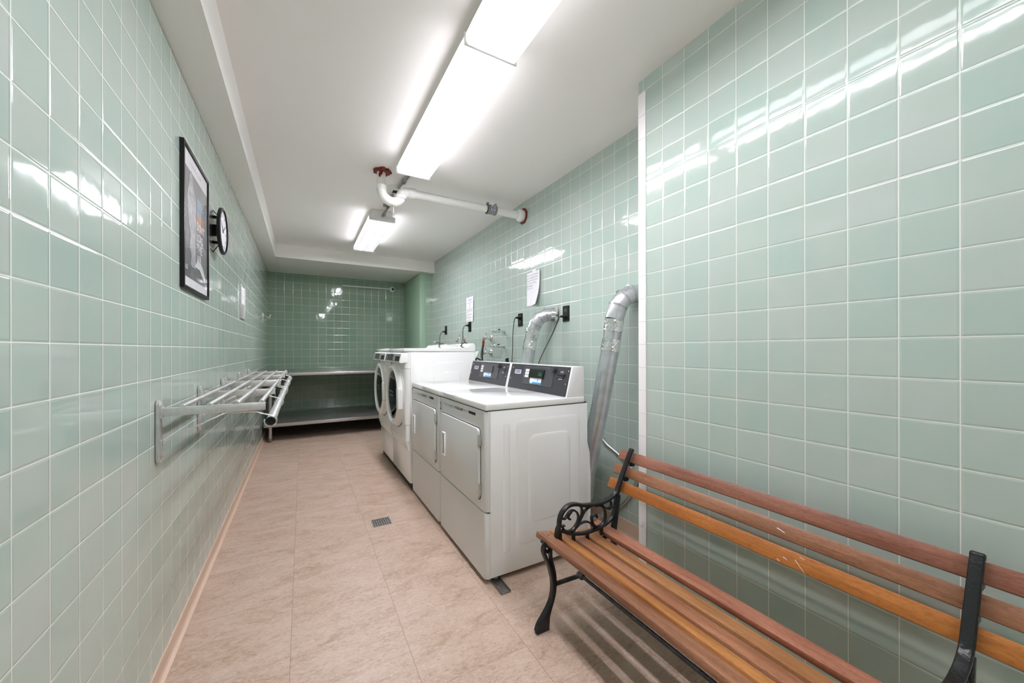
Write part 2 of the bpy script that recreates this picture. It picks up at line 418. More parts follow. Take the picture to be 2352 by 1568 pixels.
def tag(o, label=None, cat=None, group=None, kind=None):
    if label: o['label'] = label
    if cat: o['category'] = cat
    if group: o['group'] = group
    if kind: o['kind'] = kind
    return o
def thing(name, label, cat, loc, group=None):
    o = bpy.data.objects.new(name, None); C.objects.link(o); o.location = loc; o.empty_display_size = .05
    return tag(o, label, cat, group)
def struct(o): return tag(o, kind='structure')
def rrect(x0, x1, y0, y1, r, n=6):
    pts = []
    for cx, cy, a0 in ((x1-r, y1-r, 0), (x0+r, y1-r, 90), (x0+r, y0+r, 180), (x1-r, y0+r, 270)):
        for k in range(n+1):
            a = math.radians(a0 + 90*k/n); pts.append((cx + r*math.cos(a), cy + r*math.sin(a)))
    return pts

_tc = {}
def text_mesh(body, bold=0.):
    k = (body, bold)
    if k in _tc: return _tc[k]
    cu = bpy.data.curves.new('lettering', 'FONT'); cu.body = body; cu.size = 1.; cu.extrude = 0.; cu.offset = bold; cu.resolution_u = 3
    ob = bpy.data.objects.new('lettering_tmp', cu); C.objects.link(ob)
    dg = bpy.context.evaluated_depsgraph_get(); dg.update()
    me = bpy.data.meshes.new_from_object(ob.evaluated_get(dg))
    bpy.data.objects.remove(ob); bpy.data.curves.remove(cu)
    xs = [v.co.x for v in me.vertices]; ys = [v.co.y for v in me.vertices]
    _tc[k] = (me, min(xs), max(xs), min(ys), max(ys)); return _tc[k]
def put_text(mb, body, o, ex, ey, w=None, h=None, bold=0.):
    """fit the text into a box of width w / height h whose lower-left corner is o; ex, ey: unit directions"""
    me, x0, x1, y0, y1 = text_mesh(body, bold)
    sy = (h / (y1-y0)) if h else (w / (x1-x0)); sx = (w / (x1-x0)) if w else sy
    ex, ey, o = Vector(ex).normalized(), Vector(ey).normalized(), Vector(o); nz = ex.cross(ey)
    mx = Matrix(((ex.x*sx, ey.x*sy, nz.x, 0), (ex.y*sx, ey.y*sy, nz.y, 0), (ex.z*sx, ey.z*sy, nz.z, 0), (0, 0, 0, 1)))
    mx.translation = o - ex*(x0*sx) - ey*(y0*sy)
    mb.mesh(me, mx); return mb

# ---------------------------------------------------------------- the room
XL, XF, XR, YB, ZC = -.4317, 1.4438, 1.7198, 6.4756, 2.445
YN = -2.3
YC = 1.2975
struct(MB().box(XL-.15, XR+.15, YN-.15, YB+.15, -.12, 0).build('floor', 'vinyl'))
struct(MB().box(XL-.15, XR+.15, YN-.15, YB+.15, ZC, ZC+.12).build('ceiling', 'ceiling'))
struct(MB().box(XL-.15, XL, YN-.15, YB+.15, 0, ZC).build('wall_left', 'tile_left'))
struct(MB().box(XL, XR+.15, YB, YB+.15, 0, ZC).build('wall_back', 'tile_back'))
struct(MB().box(XR, XR+.15, YC, YB, 0, ZC).build('wall_right', 'tile_rear'))
struct(MB().box(XF, XR+.15, YN, YC-.008, 0, ZC).build('wall_right_front', 'tile_front'))
struct(MB().box(XL, XR+.15, YN-.15, YN, 0, ZC).build('wall_front', 'tile_behind'))
# white bullnose tiles closing the corner of the projecting wall, one above the other
for k in range(22):
    z0 = H + .2766*S - 11*S - .006 + k*S
    a, b_ = max(z0, .0), min(z0 + S - .0012, ZC)
    if b_ - a > .005:
        struct(MB().prism([(XF-.004, 1.2454), (XF-.004, YC-.012), (XF+.000, YC-.004), (XF+.010, YC), (XR, YC), (XR, YC-.007), (XF+.001, YC-.007), (XF+.001, 1.2454)], 'xy', a, b_).build('trim_%d' % (k+1), 'whitetrim'))
# dropped soffit along the left wall and beam across the back
struct(MB().prism([(XL, 2.28), (-.289, 2.28), (-.281, ZC), (XL, ZC)], 'xz', YN, YB).build('ceiling_left', 'soffit'))
struct(MB().prism([(5.395, 2.28), (YB, 2.28), (YB, ZC), (5.42, ZC)], 'yz', -.287, XR).build('ceiling_beam', 'soffit'))
# painted pier in the back right corner and the tiled return beside it
struct(MB().box(1.5245, 1.6138, 5.507, YB, 0, 2.28, .003).build('wall_back_right', 'greenpaint'))
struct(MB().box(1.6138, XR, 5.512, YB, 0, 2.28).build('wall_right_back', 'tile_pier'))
# cove bases
def cove(name, x, sx, y0, y1, h=.062):
    p = [(x, 0), (x+sx*.020, 0), (x+sx*.020, .003), (x+sx*.009, .009), (x+sx*.0055, .018), (x+sx*.005, h-.002), (x+sx*.003, h), (x, h)]
    struct(MB().prism(p, 'xz', y0, y1).build(name, 'cove', ang=20))
cove('baseboard_left', XL, 1, YN, YB)
cove('baseboard_right', XR, -1, YC, 5.507, .098)

# ---------------------------------------------------------------- ceiling lights and conduit
def light(name, label, x0, x1, secs, group, power=(1., 1.)):
    y0, y1 = secs[0][0], secs[-1][1]
    zb = 2.345
    t = thing(name, label, 'ceiling light', ((x0+x1)/2, (y0+y1)/2, ZC), group)
    hb = MB().box(x0+.032, x1-.032, y0+.002, y1-.002, zb+.052, ZC, .003)
    hb.box(x0+.006, x1-.006, y0+.002, y1-.002, zb+.040, zb+.054, .003)
    hb.build('housing', 'lampmetal', t)
    for (a, b_), pw in zip(secs, power):
        prof = [(x0+.002, zb+.042), (x0+.002, zb+.014), (x0+.006, zb+.005), (x0+.014, zb), (x1-.014, zb), (x1-.006, zb+.005), (x1-.002, zb+.014), (x1-.002, zb+.042)]
        MB().prism(prof, 'xz', a+.004, b_-.004).build('diffuser', lens_mat('acrylic_lens', x0-(x0+x1)/2, x1-(x0+x1)/2, a-(y0+y1)/2, b_-(y0+y1)/2, hi=LAMP*pw), t, ang=60)
    for yy in [y0] + [q for s_ in secs for q in s_[1:]]:
        pl = MB().box(x0-.003, x1+.003, yy-.0025, yy+.0025, zb-.003, zb+.048, .001)
        if yy in (y0, y1): pl.box(x0+.028, x1-.028, yy-.0025, yy+.0025, zb+.047, ZC-.002, .001)
        pl.build('end_plate', 'lampmetal', t)
    return t
light('ceiling_light', 'long two-section wraparound fluorescent light running over the dryers', .563, .795, [(.150, 1.3745), (1.3755, 2.604)], 'fluorescent ceiling lights', (.70, 1.05))
light('ceiling_light', 'short fluorescent ceiling light near the back wall, beyond the white drain pipe', .541, .772, [(3.645, 4.855)], 'fluorescent ceiling lights', (1.35,))

light('ceiling_light', 'added fluorescent fill light on the ceiling behind the camera, out of view', .563, .795, [(-1.75, -.53)], 'fluorescent ceiling lights', (.85,))  # added fill lamp, unseen behind the camera, brightens the faces turned towards it
t = thing('electrical_conduit', 'thin grey metal conduit with a round junction box on the ceiling between the two lights', 'conduit', (.66, 3.1, ZC))
MB().tube([(.70, 2.60, 2.425), (.685, 2.85, 2.425), (.668, 3.02, 2.425)], .011, 10).build('pipe', 'emt', t)
MB().tube([(.655, 3.14, 2.425), (.667, 3.40, 2.41), (.66, 3.645, 2.39)], .0115, 10, smooth=4).build('pipe', 'emt', t)
MB().lathe((.652, 3.08, ZC), (0, 0, -1), [(0, .052), (.030, .052), (.034, .049)], 8).build('junction_box', 'lampmetal', t, ang=20)
MB().box(.635, .668, 3.055, 3.10, 2.404, 2.412, .002).build('knockout', 'drainhole', t)
for y, z in ((3.60, 2.392), (3.42, 2.408), (2.90, 2.425)):
    MB().cyl((.664 if y > 3 else .682, y-.012, z+.001), (.664 if y > 3 else .682, y+.012, z), .0165, 12).build('coupling', 'dullsteel', t)
MB().box(.630, .668, 3.455, 3.470, 2.415, 2.442, .002).build('strap', 'emt', t)

# ---------------------------------------------------------------- pvc drain
t = thing('drain_pipe', 'white plastic drain pipe with a trap hanging under the ceiling between the two lights', 'pipe', (1.2, 2.838, 2.445))
Y = 2.838
MB().cyl((.735, Y, 2.321), (1.35, Y, 2.321), .0305, 24).build('pipe', 'pvc', t)
MB().cyl((1.435, Y, 2.321), (1.66, Y, 2.321), .033, 24).build('pipe', 'pvc', t)
MB().cyl((.504, Y, 2.335), (.504, Y, 2.443), .0305, 24).build('pipe', 'pvc', t)
MB().tube([(.735, Y, 2.321), (.70, Y, 2.321), (.672, Y, 2.316), (.652, Y, 2.300), (.645, Y, 2.280)], .036, 24, smooth=5).build('elbow', 'pvc', t)
MB().lathe((.735, Y, 2.321), (-1, 0, 0), [(-.012, .0395), (.030, .0395), (.034, .037)], 28).lathe((.645, Y, 2.268), (0, 0, 1), [(-.006, .040), (.020, .040), (.024, .036)], 28).build('socket', 'pvc', t)
trap = MB().tube([(.645, Y, 2.282), (.640, Y, 2.262), (.618, Y, 2.240), (.585, Y, 2.231), (.548, Y, 2.240), (.518, Y, 2.266), (.506, Y, 2.298), (.504, Y, 2.318)], .034, 24, smooth=5).build('trap', 'pvc', t)
MB().lathe((.504, Y, 2.31), (0, 0, 1), [(-.006, .036), (0, .0385), (.024, .0385), (.026, .036)], 28).build('socket', 'pvc', t)
MB().lathe((.583, Y-.002, 2.2005), (0, 0, -1), [(-.004, .024), (.0, .020), (.001, .001)], 16).build('stain', 'stain', trap)
MB().tube([(.590, Y, 2.200), (.593, Y, 2.150)], .0013, 6).build('drip', 'pvc', trap)
cl = MB().lathe((1.355, Y, 2.321), (1, 0, 0), [(0, .036), (.0, .041), (.012, .041), (.014, .0385), (.070, .0385), (.072, .041), (.085, .041), (.085, .036)], 28, caps=False)
cl = cl.build('coupling_band', 'dullsteel', t)
for x in (1.361, 1.434): MB().box(x-.009, x+.009, Y-.018, Y+.004, 2.360, 2.374, .002).build('clamp_screw', 'emt', cl)
st = MB().box(1.380, 1.416, Y-.0405, Y-.0392, 2.304, 2.340, mx=None).build('sticker', 'whiteprint', cl)
MB().lathe((1.398, Y-.0402, 2.322), (0, -1, 0), [(0, .015), (.0008, .015)], 24).build('sticker_ring', 'navy', cl)
MB().lathe((1.398, Y-.0408, 2.322), (0, -1, 0), [(0, .006), (.0008, .006)], 24).build('sticker_centre', 'whiteprint', cl)
MB().lathe((1.655, Y, 2.321), (1, 0, 0), [(0, .035), (.008, .048), (.020, .052), (.036, .054), (.045, .050), (.060, .052)], 32).build('wall_flange', 'pvc', t)
# printed line along the pipe
tx = MB(); put_text(tx, 'PVC-DWV 2 IN SCH 40 NSF ASTM D2665 PVC 1120 D1785', (.80, Y-.0285, 2.334), (1, 0, 0), (0, .36, .93), .52, .0075); tx.build('pipe_print', 'inkgrey', t)
def blob(cx, cy, r, n, amp, seed):
    rr = random.Random(seed); return [(cx + r*(1+amp*rr.uniform(-1, 1))*math.cos(2*PI*k/n), cy + r*(1+amp*rr.uniform(-1, 1))*math.sin(2*PI*k/n)) for k in range(n)]
MB().prism(blob(.512, Y, .056, 34, .30, 3), 'xy', 2.428, 2.4455, .004).prism([(.486, 2.43), (.480, 2.395), (.490, 2.380), (.497, 2.40), (.505, 2.405), (.512, 2.43)], 'xz', Y-.0335, Y-.026, .001).build('firestop', 'red', t)
ring = MB()
for k in range(24):
    a = math.radians(-125 + 215*k/23); r0 = .045; r1 = .060 + .009*random.Random(k).random()
    ring.prism([(Y - r0*math.cos(a-.09), 2.321 + r0*math.sin(a-.09)), (Y - r1*math.cos(a-.09), 2.321 + r1*math.sin(a-.09)), (Y - r1*math.cos(a+.09), 2.321 + r1*math.sin(a+.09)), (Y - r0*math.cos(a+.09), 2.321 + r0*math.sin(a+.09))], 'yz', 1.706, XR+.001)
ring.build('firestop', 'red', t)

# ---------------------------------------------------------------- camera on the back wall
t = thing('security_camera', 'small white dome security camera on the back wall near the green pier', 'security camera', (1.322, YB, 2.152))
MB().lathe((1.322, YB+.002, 2.152), (0, -1, 0), [(0, .047), (.012, .047), (.020, .044), (.030, .034), (.042, .030), (.050, .024)], 36).build('body', 'plasticwhite', t)
MB().lathe((1.325, YB-.047, 2.153), (0, -1, 0), [(0, .019), (.006, .018), (.010, .012), (.012, .002)], 24).build('lens', 'black', t)
tag(MB().box(.56, 1.278, YB-.014, YB, 2.150, 2.166, .003).build('cable_raceway', 'plasticwhite'), 'thin white cable raceway running along the back wall to the security camera', 'cable cover')

# ---------------------------------------------------------------- left wall: poster, clock, notice, hook
t = thing('framed_poster', 'tall black-framed grey poster hanging on the green tiles', 'picture', (XL, 2.20, 1.39))
y0, y1, z0, z1 = 1.968, 2.433, 1.392, 1.998
f = MB()
for a in ((y0, y0+.014, z0, z1), (y1-.014, y1, z0, z1), (y0+.014, y1-.014, z0, z0+.014), (y0+.014, y1-.014, z1-.014, z1)):
    f.box(XL, XL+.015, *a, .0012)
f.build('frame', 'black', t)
sheet = MB().box(XL+.002, XL+.008, y0+.012, y1-.012, z0+.012, z1-.012).build('poster_sheet', 'paper', t)
xs = XL+.0085
MB().quad((xs, y0+.014, z0+.055), (xs, y1-.014, z0+.055), (xs, y1-.014, z1-.085), (xs, y0+.014, z1-.085)).build('picture_area', 'poster', sheet)
xs += .0006
fig = [(.10, .06), (.12, .20), (.085, .27), (.075, .36), (.10, .41), (.11, .455), (.14, .475), (.17, .455), (.18, .41), (.215, .37), (.225, .27), (.205, .19), (.215, .06)]
MB().prism([(y0+a, z0+.05+b_) for a, b_ in fig], 'yz', xs-.0003, xs+.0003).build('figure_print', 'posterlt', sheet)
MB().prism([(y0+.016, z0+.058), (y0+.12, z0+.058), (y0+.14, z0+.16), (y0+.10, z0+.20), (y0+.016, z0+.21)], 'yz', xs, xs+.0005).build('dark_print', 'posterdk', sheet)
tx = MB()
for k, (wd, wdt) in enumerate((("DON'T", .15), ('LOAD', .125), ('THE', .10), ('AIR', .085))):
    put_text(tx, wd, (xs+.0007, y0+.235, z0+.295-.050*k), (0, 1, 0), (0, 0, 1), wdt, .042, .03)
tx.build('lettering', 'whiteprint', sheet); tx = MB()
put_text(tx, 'GECO', (xs+.0007, y0+.024, z0+.085), (0, 1, 0), (0, 0, 1), .055, .02, .03)
tx.build('credit_lettering', 'whiteprint', sheet)
bl = MB()
for k in range(5): bl.box(xs, xs+.0006, y0+.235, y0+.335+.014*(k % 3), z0+.432-.014*k, z0+.443-.014*k)
bl.build('type_block', 'bluegrey', sheet)
bl = MB()
for k in range(5): bl.box(xs, xs+.0006, y0+.235, y0+.375-.012*(k % 2), z0+.362-.014*k, z0+.373-.014*k)
bl.build('type_block', 'orange', sheet)
bl = MB().prism([(y0+.20, z0+.12), (y0+.29, z0+.12), (y0+.39, z0+.07), (y0+.40, z0+.10), (y0+.33, z0+.15), (y0+.25, z0+.16)], 'yz', xs, xs+.0005).build('pale_print', 'whiteprint', sheet)
tx = MB(); put_text(tx, 'a concert of songs', (xs-.0003, y0+.12, z1-.06), (0, 1, 0), (0, 0, 1), .20, .018); tx.build('heading', 'inkgrey', sheet)
gl = MB().quad((XL+.0115, y0+.013, z0+.013), (XL+.0115, y1-.013, z0+.013), (XL+.0115, y1-.013, z1-.013), (XL+.0115, y0+.013, z1-.013)).build('glass', 'glaze', t)

t = thing('wall_clock', 'round black-rimmed clock standing off the tiled wall beyond the poster', 'clock', (XL, 2.606, 1.795))
cy, cz = 2.606, 1.797
MB().lathe((-.396, cy, cz), (1, 0, 0), [(0, .122), (.002, .127), (.014, .127), (.018, .121), (.018, .114), (.011, .112)], 64, caps=False).lathe((-.396, cy, cz), (1, 0, 0), [(0, .0), (0, .122)], 64, caps=False).build('rim', 'black', t)
face = MB().lathe((-.390, cy, cz), (1, 0, 0), [(0, .114), (.004, .114)], 64).build('face', 'clockface', t)
nm = MB()
for k in range(12):
    a = math.radians(30*k)
    nm.box(-.3862, -.3855, -.003, .003, .080, .100, mx=Matrix.Translation((0, cy, cz)) @ Matrix.Rotation(a, 4, 'X') )
build_each(nm, 'hour_mark', 'ink', face)
MB().box(-.3850, -.3840, -.004, .004, -.012, .055, mx=Matrix.Translation((0, cy, cz)) @ Matrix.Rotation(math.radians(305), 4, 'X')).build('hour_hand', 'black', t)
hd = MB().box(-.3838, -.3828, -.003, .003, -.015, .082, mx=Matrix.Translation((0, cy, cz)) @ Matrix.Rotation(math.radians(60), 4, 'X')); hd.build('minute_hand', 'black', t)
MB().box(XL, -.395, cy-.02, cy+.02, cz-.028, cz+.030, .002).build('bracket', 'black', t)
for dz, dy in ((.075, .115), (-.065, -.115)):
    MB().box(XL, -.395, cy-.008, cy+.008, cz+dz-.007, cz+dz+.007, .001).tube([(XL, cy+.012, cz+dy), (-.397, cy, cz+dz)], .0025, 6).build('bracket_arm', 'black', t)

t = thing('notice_plate', 'narrow framed notice on the tiles above the far drying rack', 'notice', (XL, 3.745, 1.392))
f = MB()
for a in ((3.634, 3.642, 1.391, 1.662), (3.846, 3.854, 1.391, 1.662), (3.642, 3.846, 1.391, 1.399), (3.642, 3.846, 1.654, 1.662)): f.box(XL, XL+.012, *a, .001)
f.build('frame', 'alu', t)
MB().box(XL+.001, XL+.006, 3.64, 3.848, 1.396, 1.658).build('sheet', 'paper', t)
MB().box(XL+.0062, XL+.007, 3.665, 3.825, 1.405, 1.512).build('photo_print', 'plasticgrey', t)
tx = MB()
for k in range(4): tx.box(XL+.0062, XL+.0068, 3.675, 3.81-.02*(k % 2), 1.62-.022*k, 1.624-.022*k)
tx.build('text_block', 'inkgrey', t)

t = thing('coat_hook', 'chrome double coat hook on the tiles just above the steel table', 'hook', (XL, 5.62, 1.53))
MB().box(XL-.002, XL+.008, 5.60, 5.64, 1.49, 1.60, .003).build('plate', 'chrome', t)
MB().tube([(XL+.006, 5.62, 1.572), (XL+.03, 5.62, 1.560), (XL+.058, 5.625, 1.548), (XL+.075, 5.63, 1.556), (XL+.078, 5.63, 1.575)], .006, 10, smooth=5).lathe((XL+.078, 5.63, 1.572), (0, 0, 1), [(0, .006), (.006, .010), (.014, .009), (.018, .002)], 14).build('hook_arm', 'chrome', t)
MB().tube([(XL+.006, 5.62, 1.52), (XL+.022, 5.62, 1.507), (XL+.034, 5.62, 1.52)], .006, 10, smooth=5).build('hook_arm', 'chrome', t)

# ---------------------------------------------------------------- wall racks
def rack(y0, label):
    t = thing('drying_rack', label, 'drying rack', (XL, y0, .75), 'wall-mounted drying racks')
    for k, y in enumerate((y0, y0+.578, y0+1.155)):
        br = MB().prism(rrect(y-.015, y+.015, .752, .966, .0145), 'yz', XL+.002, XL+.012, .001).build('wall_bracket', 'alu', t)
        MB().box(XL+.010, XL+.016, y-.009, y+.009, .775, .83, .001).build('brace_clip', 'alu', br); MB().box(XL+.010, XL+.018, y-.012, y+.012, .905, .944, .001).build('arm_socket', 'alu', br)
        sc = MB()
        for z in (.951, .790, .768): sc.lathe((XL+.011, y, z), (1, 0, 0), [(0, .006), (.004, .006), (.0065, .003)], 12)
        build_each(sc, 'screw', 'chrome', br)
        MB().box(XL+.014, -.121, y-.0095, y+.0095, .9105, .9385, .0012).build('arm', 'alu', t)
        MB().box(-.1215, -.1165, y-.0085, y+.0085, .9115, .9375, .001).build('end_cap', 'black', t)
        pts = [(XL+.018, y-.004, .810), (XL+.022, y-.006, .824), (XL+.04, y-.006, .834), (-.252, y-.006, .904), (-.225, y-.006, .9075), (-.158, y-.006, .9055), (-.135, y-.006, .898)]
        cx, cz_ = -.1056, .8668
        for a in range(75, -215, -20): pts.append((cx + .0195*math.cos(math.radians(a)), y-.006, cz_ + .0195*math.sin(math.radians(a))))
        MB().tube(pts, .0028, 8, smooth=3).build('brace_wire', 'chrome', t)
    tb = [-.364, -.290, -.2105, -.1355]
    for x in tb: MB().cyl((x, y0-.006, .9395), (x, y0+1.163, .9395), .0085, 14).build('shelf_rod', 'alu', t)
    MB().tube([(-.1056, y0-.014, .8668), (-.1056, y0+1.17, .8668)], .0165, 24, caps=False).tube([(-.1056, y0-.014, .8668), (-.1056, y0+1.17, .8668)], .0140, 24, caps=False).build('hanging_rail', 'alu', t)
    MB().cyl((-.1056, y0-.010, .8668), (-.1056, y0-.006, .8668), .0142, 20).build('rail_bore_shade', 'black', t)  # black disc stands in for the shade inside the hollow rail
rack(1.690, 'wall-mounted metal drying rack below the framed poster')
rack(2.938, 'wall-mounted metal drying rack next to the steel table')

# ---------------------------------------------------------------- steel work table
t = thing('work_table', 'stainless steel work table with a lower shelf along the back wall', 'table', (.35, 5.95, 0))
tx0, tx1, ty0, ty1 = -.415, 1.46, 5.42, 6.44
def sheet_edge(z1, h, name):
    m = MB().box(tx0, tx1, ty0, ty1, z1-.004, z1, .0015)
    m.box(tx0, tx1, ty0, ty0+.006, z1-h, z1-.002, .0015); m.box(tx0, tx1, ty1-.006, ty1, z1-h, z1-.002, .0015)
    m.box(tx0, tx0+.006, ty0, ty1, z1-h, z1-.002, .001); m.box(tx1-.006, tx1, ty0, ty1, z1-h, z1-.002, .001)
    return m.build(name, 'steel', t)
sheet_edge(.850, .036, 'table_top')
sheet_edge(.228, .040, 'lower_shelf')
for x, y in ((-.345, 5.455), (1.395, 5.455), (-.345, 6.38), (1.06, 6.30)):
    lg = MB().cyl((x, y, .03), (x, y, .846), .019, 20).build('leg', 'steel', t)
    MB().lathe((x, y, 0), (0, 0, 1), [(0, .012), (.004, .015), (.03, .016), (.032, .0205), (.05, .0205)], 20).build('foot', 'dullsteel', lg)

# ---------------------------------------------------------------- washers
def washer(y0, y1, label):
    t = thing('washing_machine', label, 'washing machine', (1.04, (y0+y1)/2, 0), 'front-loading washing machines')
    yc = (y0+y1)/2; g = .003
    MB().box(.757, 1.325, y0+g, y1-g, .055, 1.118, .008).build('cabinet', 'enamel', t)
    # pressed side panel facing the dryers
    MB().raised(.94, 1.27, .28, 1.04, .06, y0+g, .004, .016).raised(1.02, 1.20, .36, .96, .05, y0+g-.0035, .004, .014).build('side_panel', 'enamel', t)
    MB().box(.775, 1.30, y0+.02, y1-.02, .0, .055).build('plinth', 'gap', t)
    # moulded front cap: upper part with rounded corners
    cap = [(.757, y0+g), (.757, y1-g)] + [(.757-.041*math.sin(a), (y1-g)-.041*(1-math.cos(a))) for a in [PI/2*k/6 for k in range(1, 7)]] + [(.757-.041*math.cos(a), (y0+g)+.041*(1-math.sin(a))) for a in [PI/2*k/6 for k in range(0, 6)]]
    MB().prism(cap, 'xy', .985, 1.118).build('upper_fascia', 'plasticwhite', t, ang=50)
    MB().prism([(a, b_) for a, b_ in cap], 'xy', .532, .982).build('front_panel', 'plasticwhite', t, ang=50)
    # curved seam under the door: lower fascia that tapers at both sides
    lowc = [(.755, y0+g), (.755, y1-g)] + [(.755-.032*math.sin(a), (y1-g)-.032*(1-math.cos(a))) for a in [PI/2*k/5 for k in range(1, 6)]] + [(.755-.032*math.cos(a), (y0+g)+.032*(1-math.sin(a))) for a in [PI/2*k/5 for k in range(0, 5)]]
    MB().prism(lowc, 'xy', .40, .529).build('lower_fascia', 'plasticwhite', t, ang=50)
    MB().prism([(.757, .40), (.724, .40), (.748, .315), (.757, .312)], 'xz', y0+.02, y1-.02, .003).build('apron', 'plasticwhite', t)
    MB().box(.752, .757, y0+.006, y1-.006, .062, .40, .002).build('kick_panel', 'enamel', t)
    # lid
    lid = [(.708, 1.122), (.706, 1.130), (.710, 1.142), (.720, 1.148), (1.255, 1.150), (1.262, 1.156), (1.280, 1.186), (1.292, 1.1915), (1.312, 1.191), (1.325, 1.178), (1.327, 1.120)]
    MB().prism(lid, 'xz', y0+g, y1-g, .004, 3).build('top', 'enameltop', t, ang=40)
    # sloped control housing above the door
    ctl = [(.757, 1.036), (.690, 1.036-.006), (.675, 1.030), (.672, 1.036), (.686, 1.103), (.692, 1.108), (.757, 1.112)]
    MB().prism(ctl, 'xz', y0+.008, y1-.008, .003).build('control_housing', 'plasticwhite', t)
    ex = Vector((0, -1, 0)); ey = Vector((.014, 0, .067)).normalized(); nz = Vector((-ey.z, 0, ey.x))
    O = Vector((.6725, y1-.008, 1.0375))
    def P(a, b_, h=0.): return O + ex*a + ey*b_ + nz*h
    def plate(mb, a0, a1, b0, b1, h0, h1):
        vs = [mb.bm.verts.new(P(a, b_, h)) for h in (h0, h1) for a, b_ in ((a0, b0), (a1, b0), (a1, b1), (a0, b1))]
        for q in ((0, 1, 2, 3), (4, 5, 6, 7), (0, 1, 5, 4), (1, 2, 6, 5), (2, 3, 7, 6), (3, 0, 4, 7)): mb.bm.faces.new([vs[i] for i in q])
        return mb
    pn = plate(MB(), .045, .175, .006, .062, -.001, .0025).build('keypad', 'black', t)
    kk = MB()
    for r in range(3):
        for c in range(2): plate(kk, .075+.035*c, .10+.035*c, .012+.016*r, .022+.016*r, .002, .0035)
    build_each(kk, 'key', 'plasticgrey', pn)
    dp = plate(MB(), .195, .590, .005, .064, -.001, .0022).build('control_panel', 'fascia', t)
    plate(MB(), .20, .345, .008, .061, .002, .003).build('display', 'fasciain', dp)
    rd = plate(MB(), .36, .585, .046, .062, .002, .004); plate(rd, .37, .435, .008, .043, .002, .007); rd.build('card_reader', 'plasticgrey', dp)
    plate(MB(), .44, .58, .009, .043, .002, .0032).build('card_slot', 'black', dp)
    MB().box(.7145, .718, y1-.145, y1-.085, 1.000, 1.026, .001).build('rating_label', 'plasticgrey', t)
    # door
    zc = .750
    ring = MB().lathe((.718, yc, zc), (-1, 0, 0), [(0, .275), (.004, .275), (.010, .262), (.030, .258), (.042, .250), (.049, .236), (.047, .224), (.040, .212), (.036, .206)], 72, caps=False)
    door = ring.build('door', 'plasticwhite', t)
    MB().lathe((.686, yc, zc), (-1, 0, 0), [(-.02, .216), (0, .212), (.006, .19), (.011, .13), (.013, .05), (.0135, .001)], 72).build('door_glass', 'glassdark', door)
    MB().prism(rrect(yc-.272, yc-.205, zc-.10, zc+.075, .012), 'yz', .668, .705, .004).build('door_handle', 'plasticwhite', door)
    tx = MB()
    put_text(tx, 'COMMERCIAL', (.6715, yc+.10, zc+.02), (0, -1, 0), (0, 0, 1), .19, .014)
    put_text(tx, 'LAUNDRY', (.6715, yc+.06, zc-.012), (0, -1, 0), (0, 0, 1), .14, .016); tx.build('lettering', 'bluegrey', door)
    MB().tube([(.7215, yc + .28*math.cos(math.radians(a)), zc + .28*math.sin(math.radians(a))) for a in range(200, 341, 10)], .002, 6).build('seam', 'gap', t)
    # rear console lettering and dispenser cup
    tx = MB(); ey2 = Vector((.018, 0, .030))
    put_text(tx, 'WASH', (1.2675, yc+.06, 1.166), (0, -1, 0), ey2, .10, .014, .02); put_text(tx, 'POWDER LIQUID', (1.2675, yc+.20, 1.167), (0, -1, 0), ey2, .10, .006)
    tx.build('lettering', 'inkgrey', t)
    cup = MB().box(1.2655, 1.27, y0+.16, y0+.21, 1.165, 1.176).build('dispenser_label', 'ink', t)
    a = Vector((-.45, -.75, .5)).normalized()
    MB().lathe((1.275, y0+.125, 1.172), a, [(-.016, .030), (.014, .030), (.014, .024), (.002, .023)], 28, caps=False).build('dispenser_ring', 'fascia', t)
    MB().lathe((1.275, y0+.125, 1.172), a, [(-.01, .0235), (.004, .0235)], 24).build('dispenser_cap', 'plasticwhite', t)
    MB().prism([(1.325, 1.118), (1.360, 1.125), (1.330, 1.062), (1.325, 1.062)], 'xz', y0+.004, y0+.008).build('rear_bracket', 'enamel', t)
    return t
washer(3.010, 3.640, 'white front-loading washer standing against the dryer with the blank display')
washer(3.646, 4.276, 'white front-loading washer at the end of the row, facing the steel table')
for yy in ():
    pass

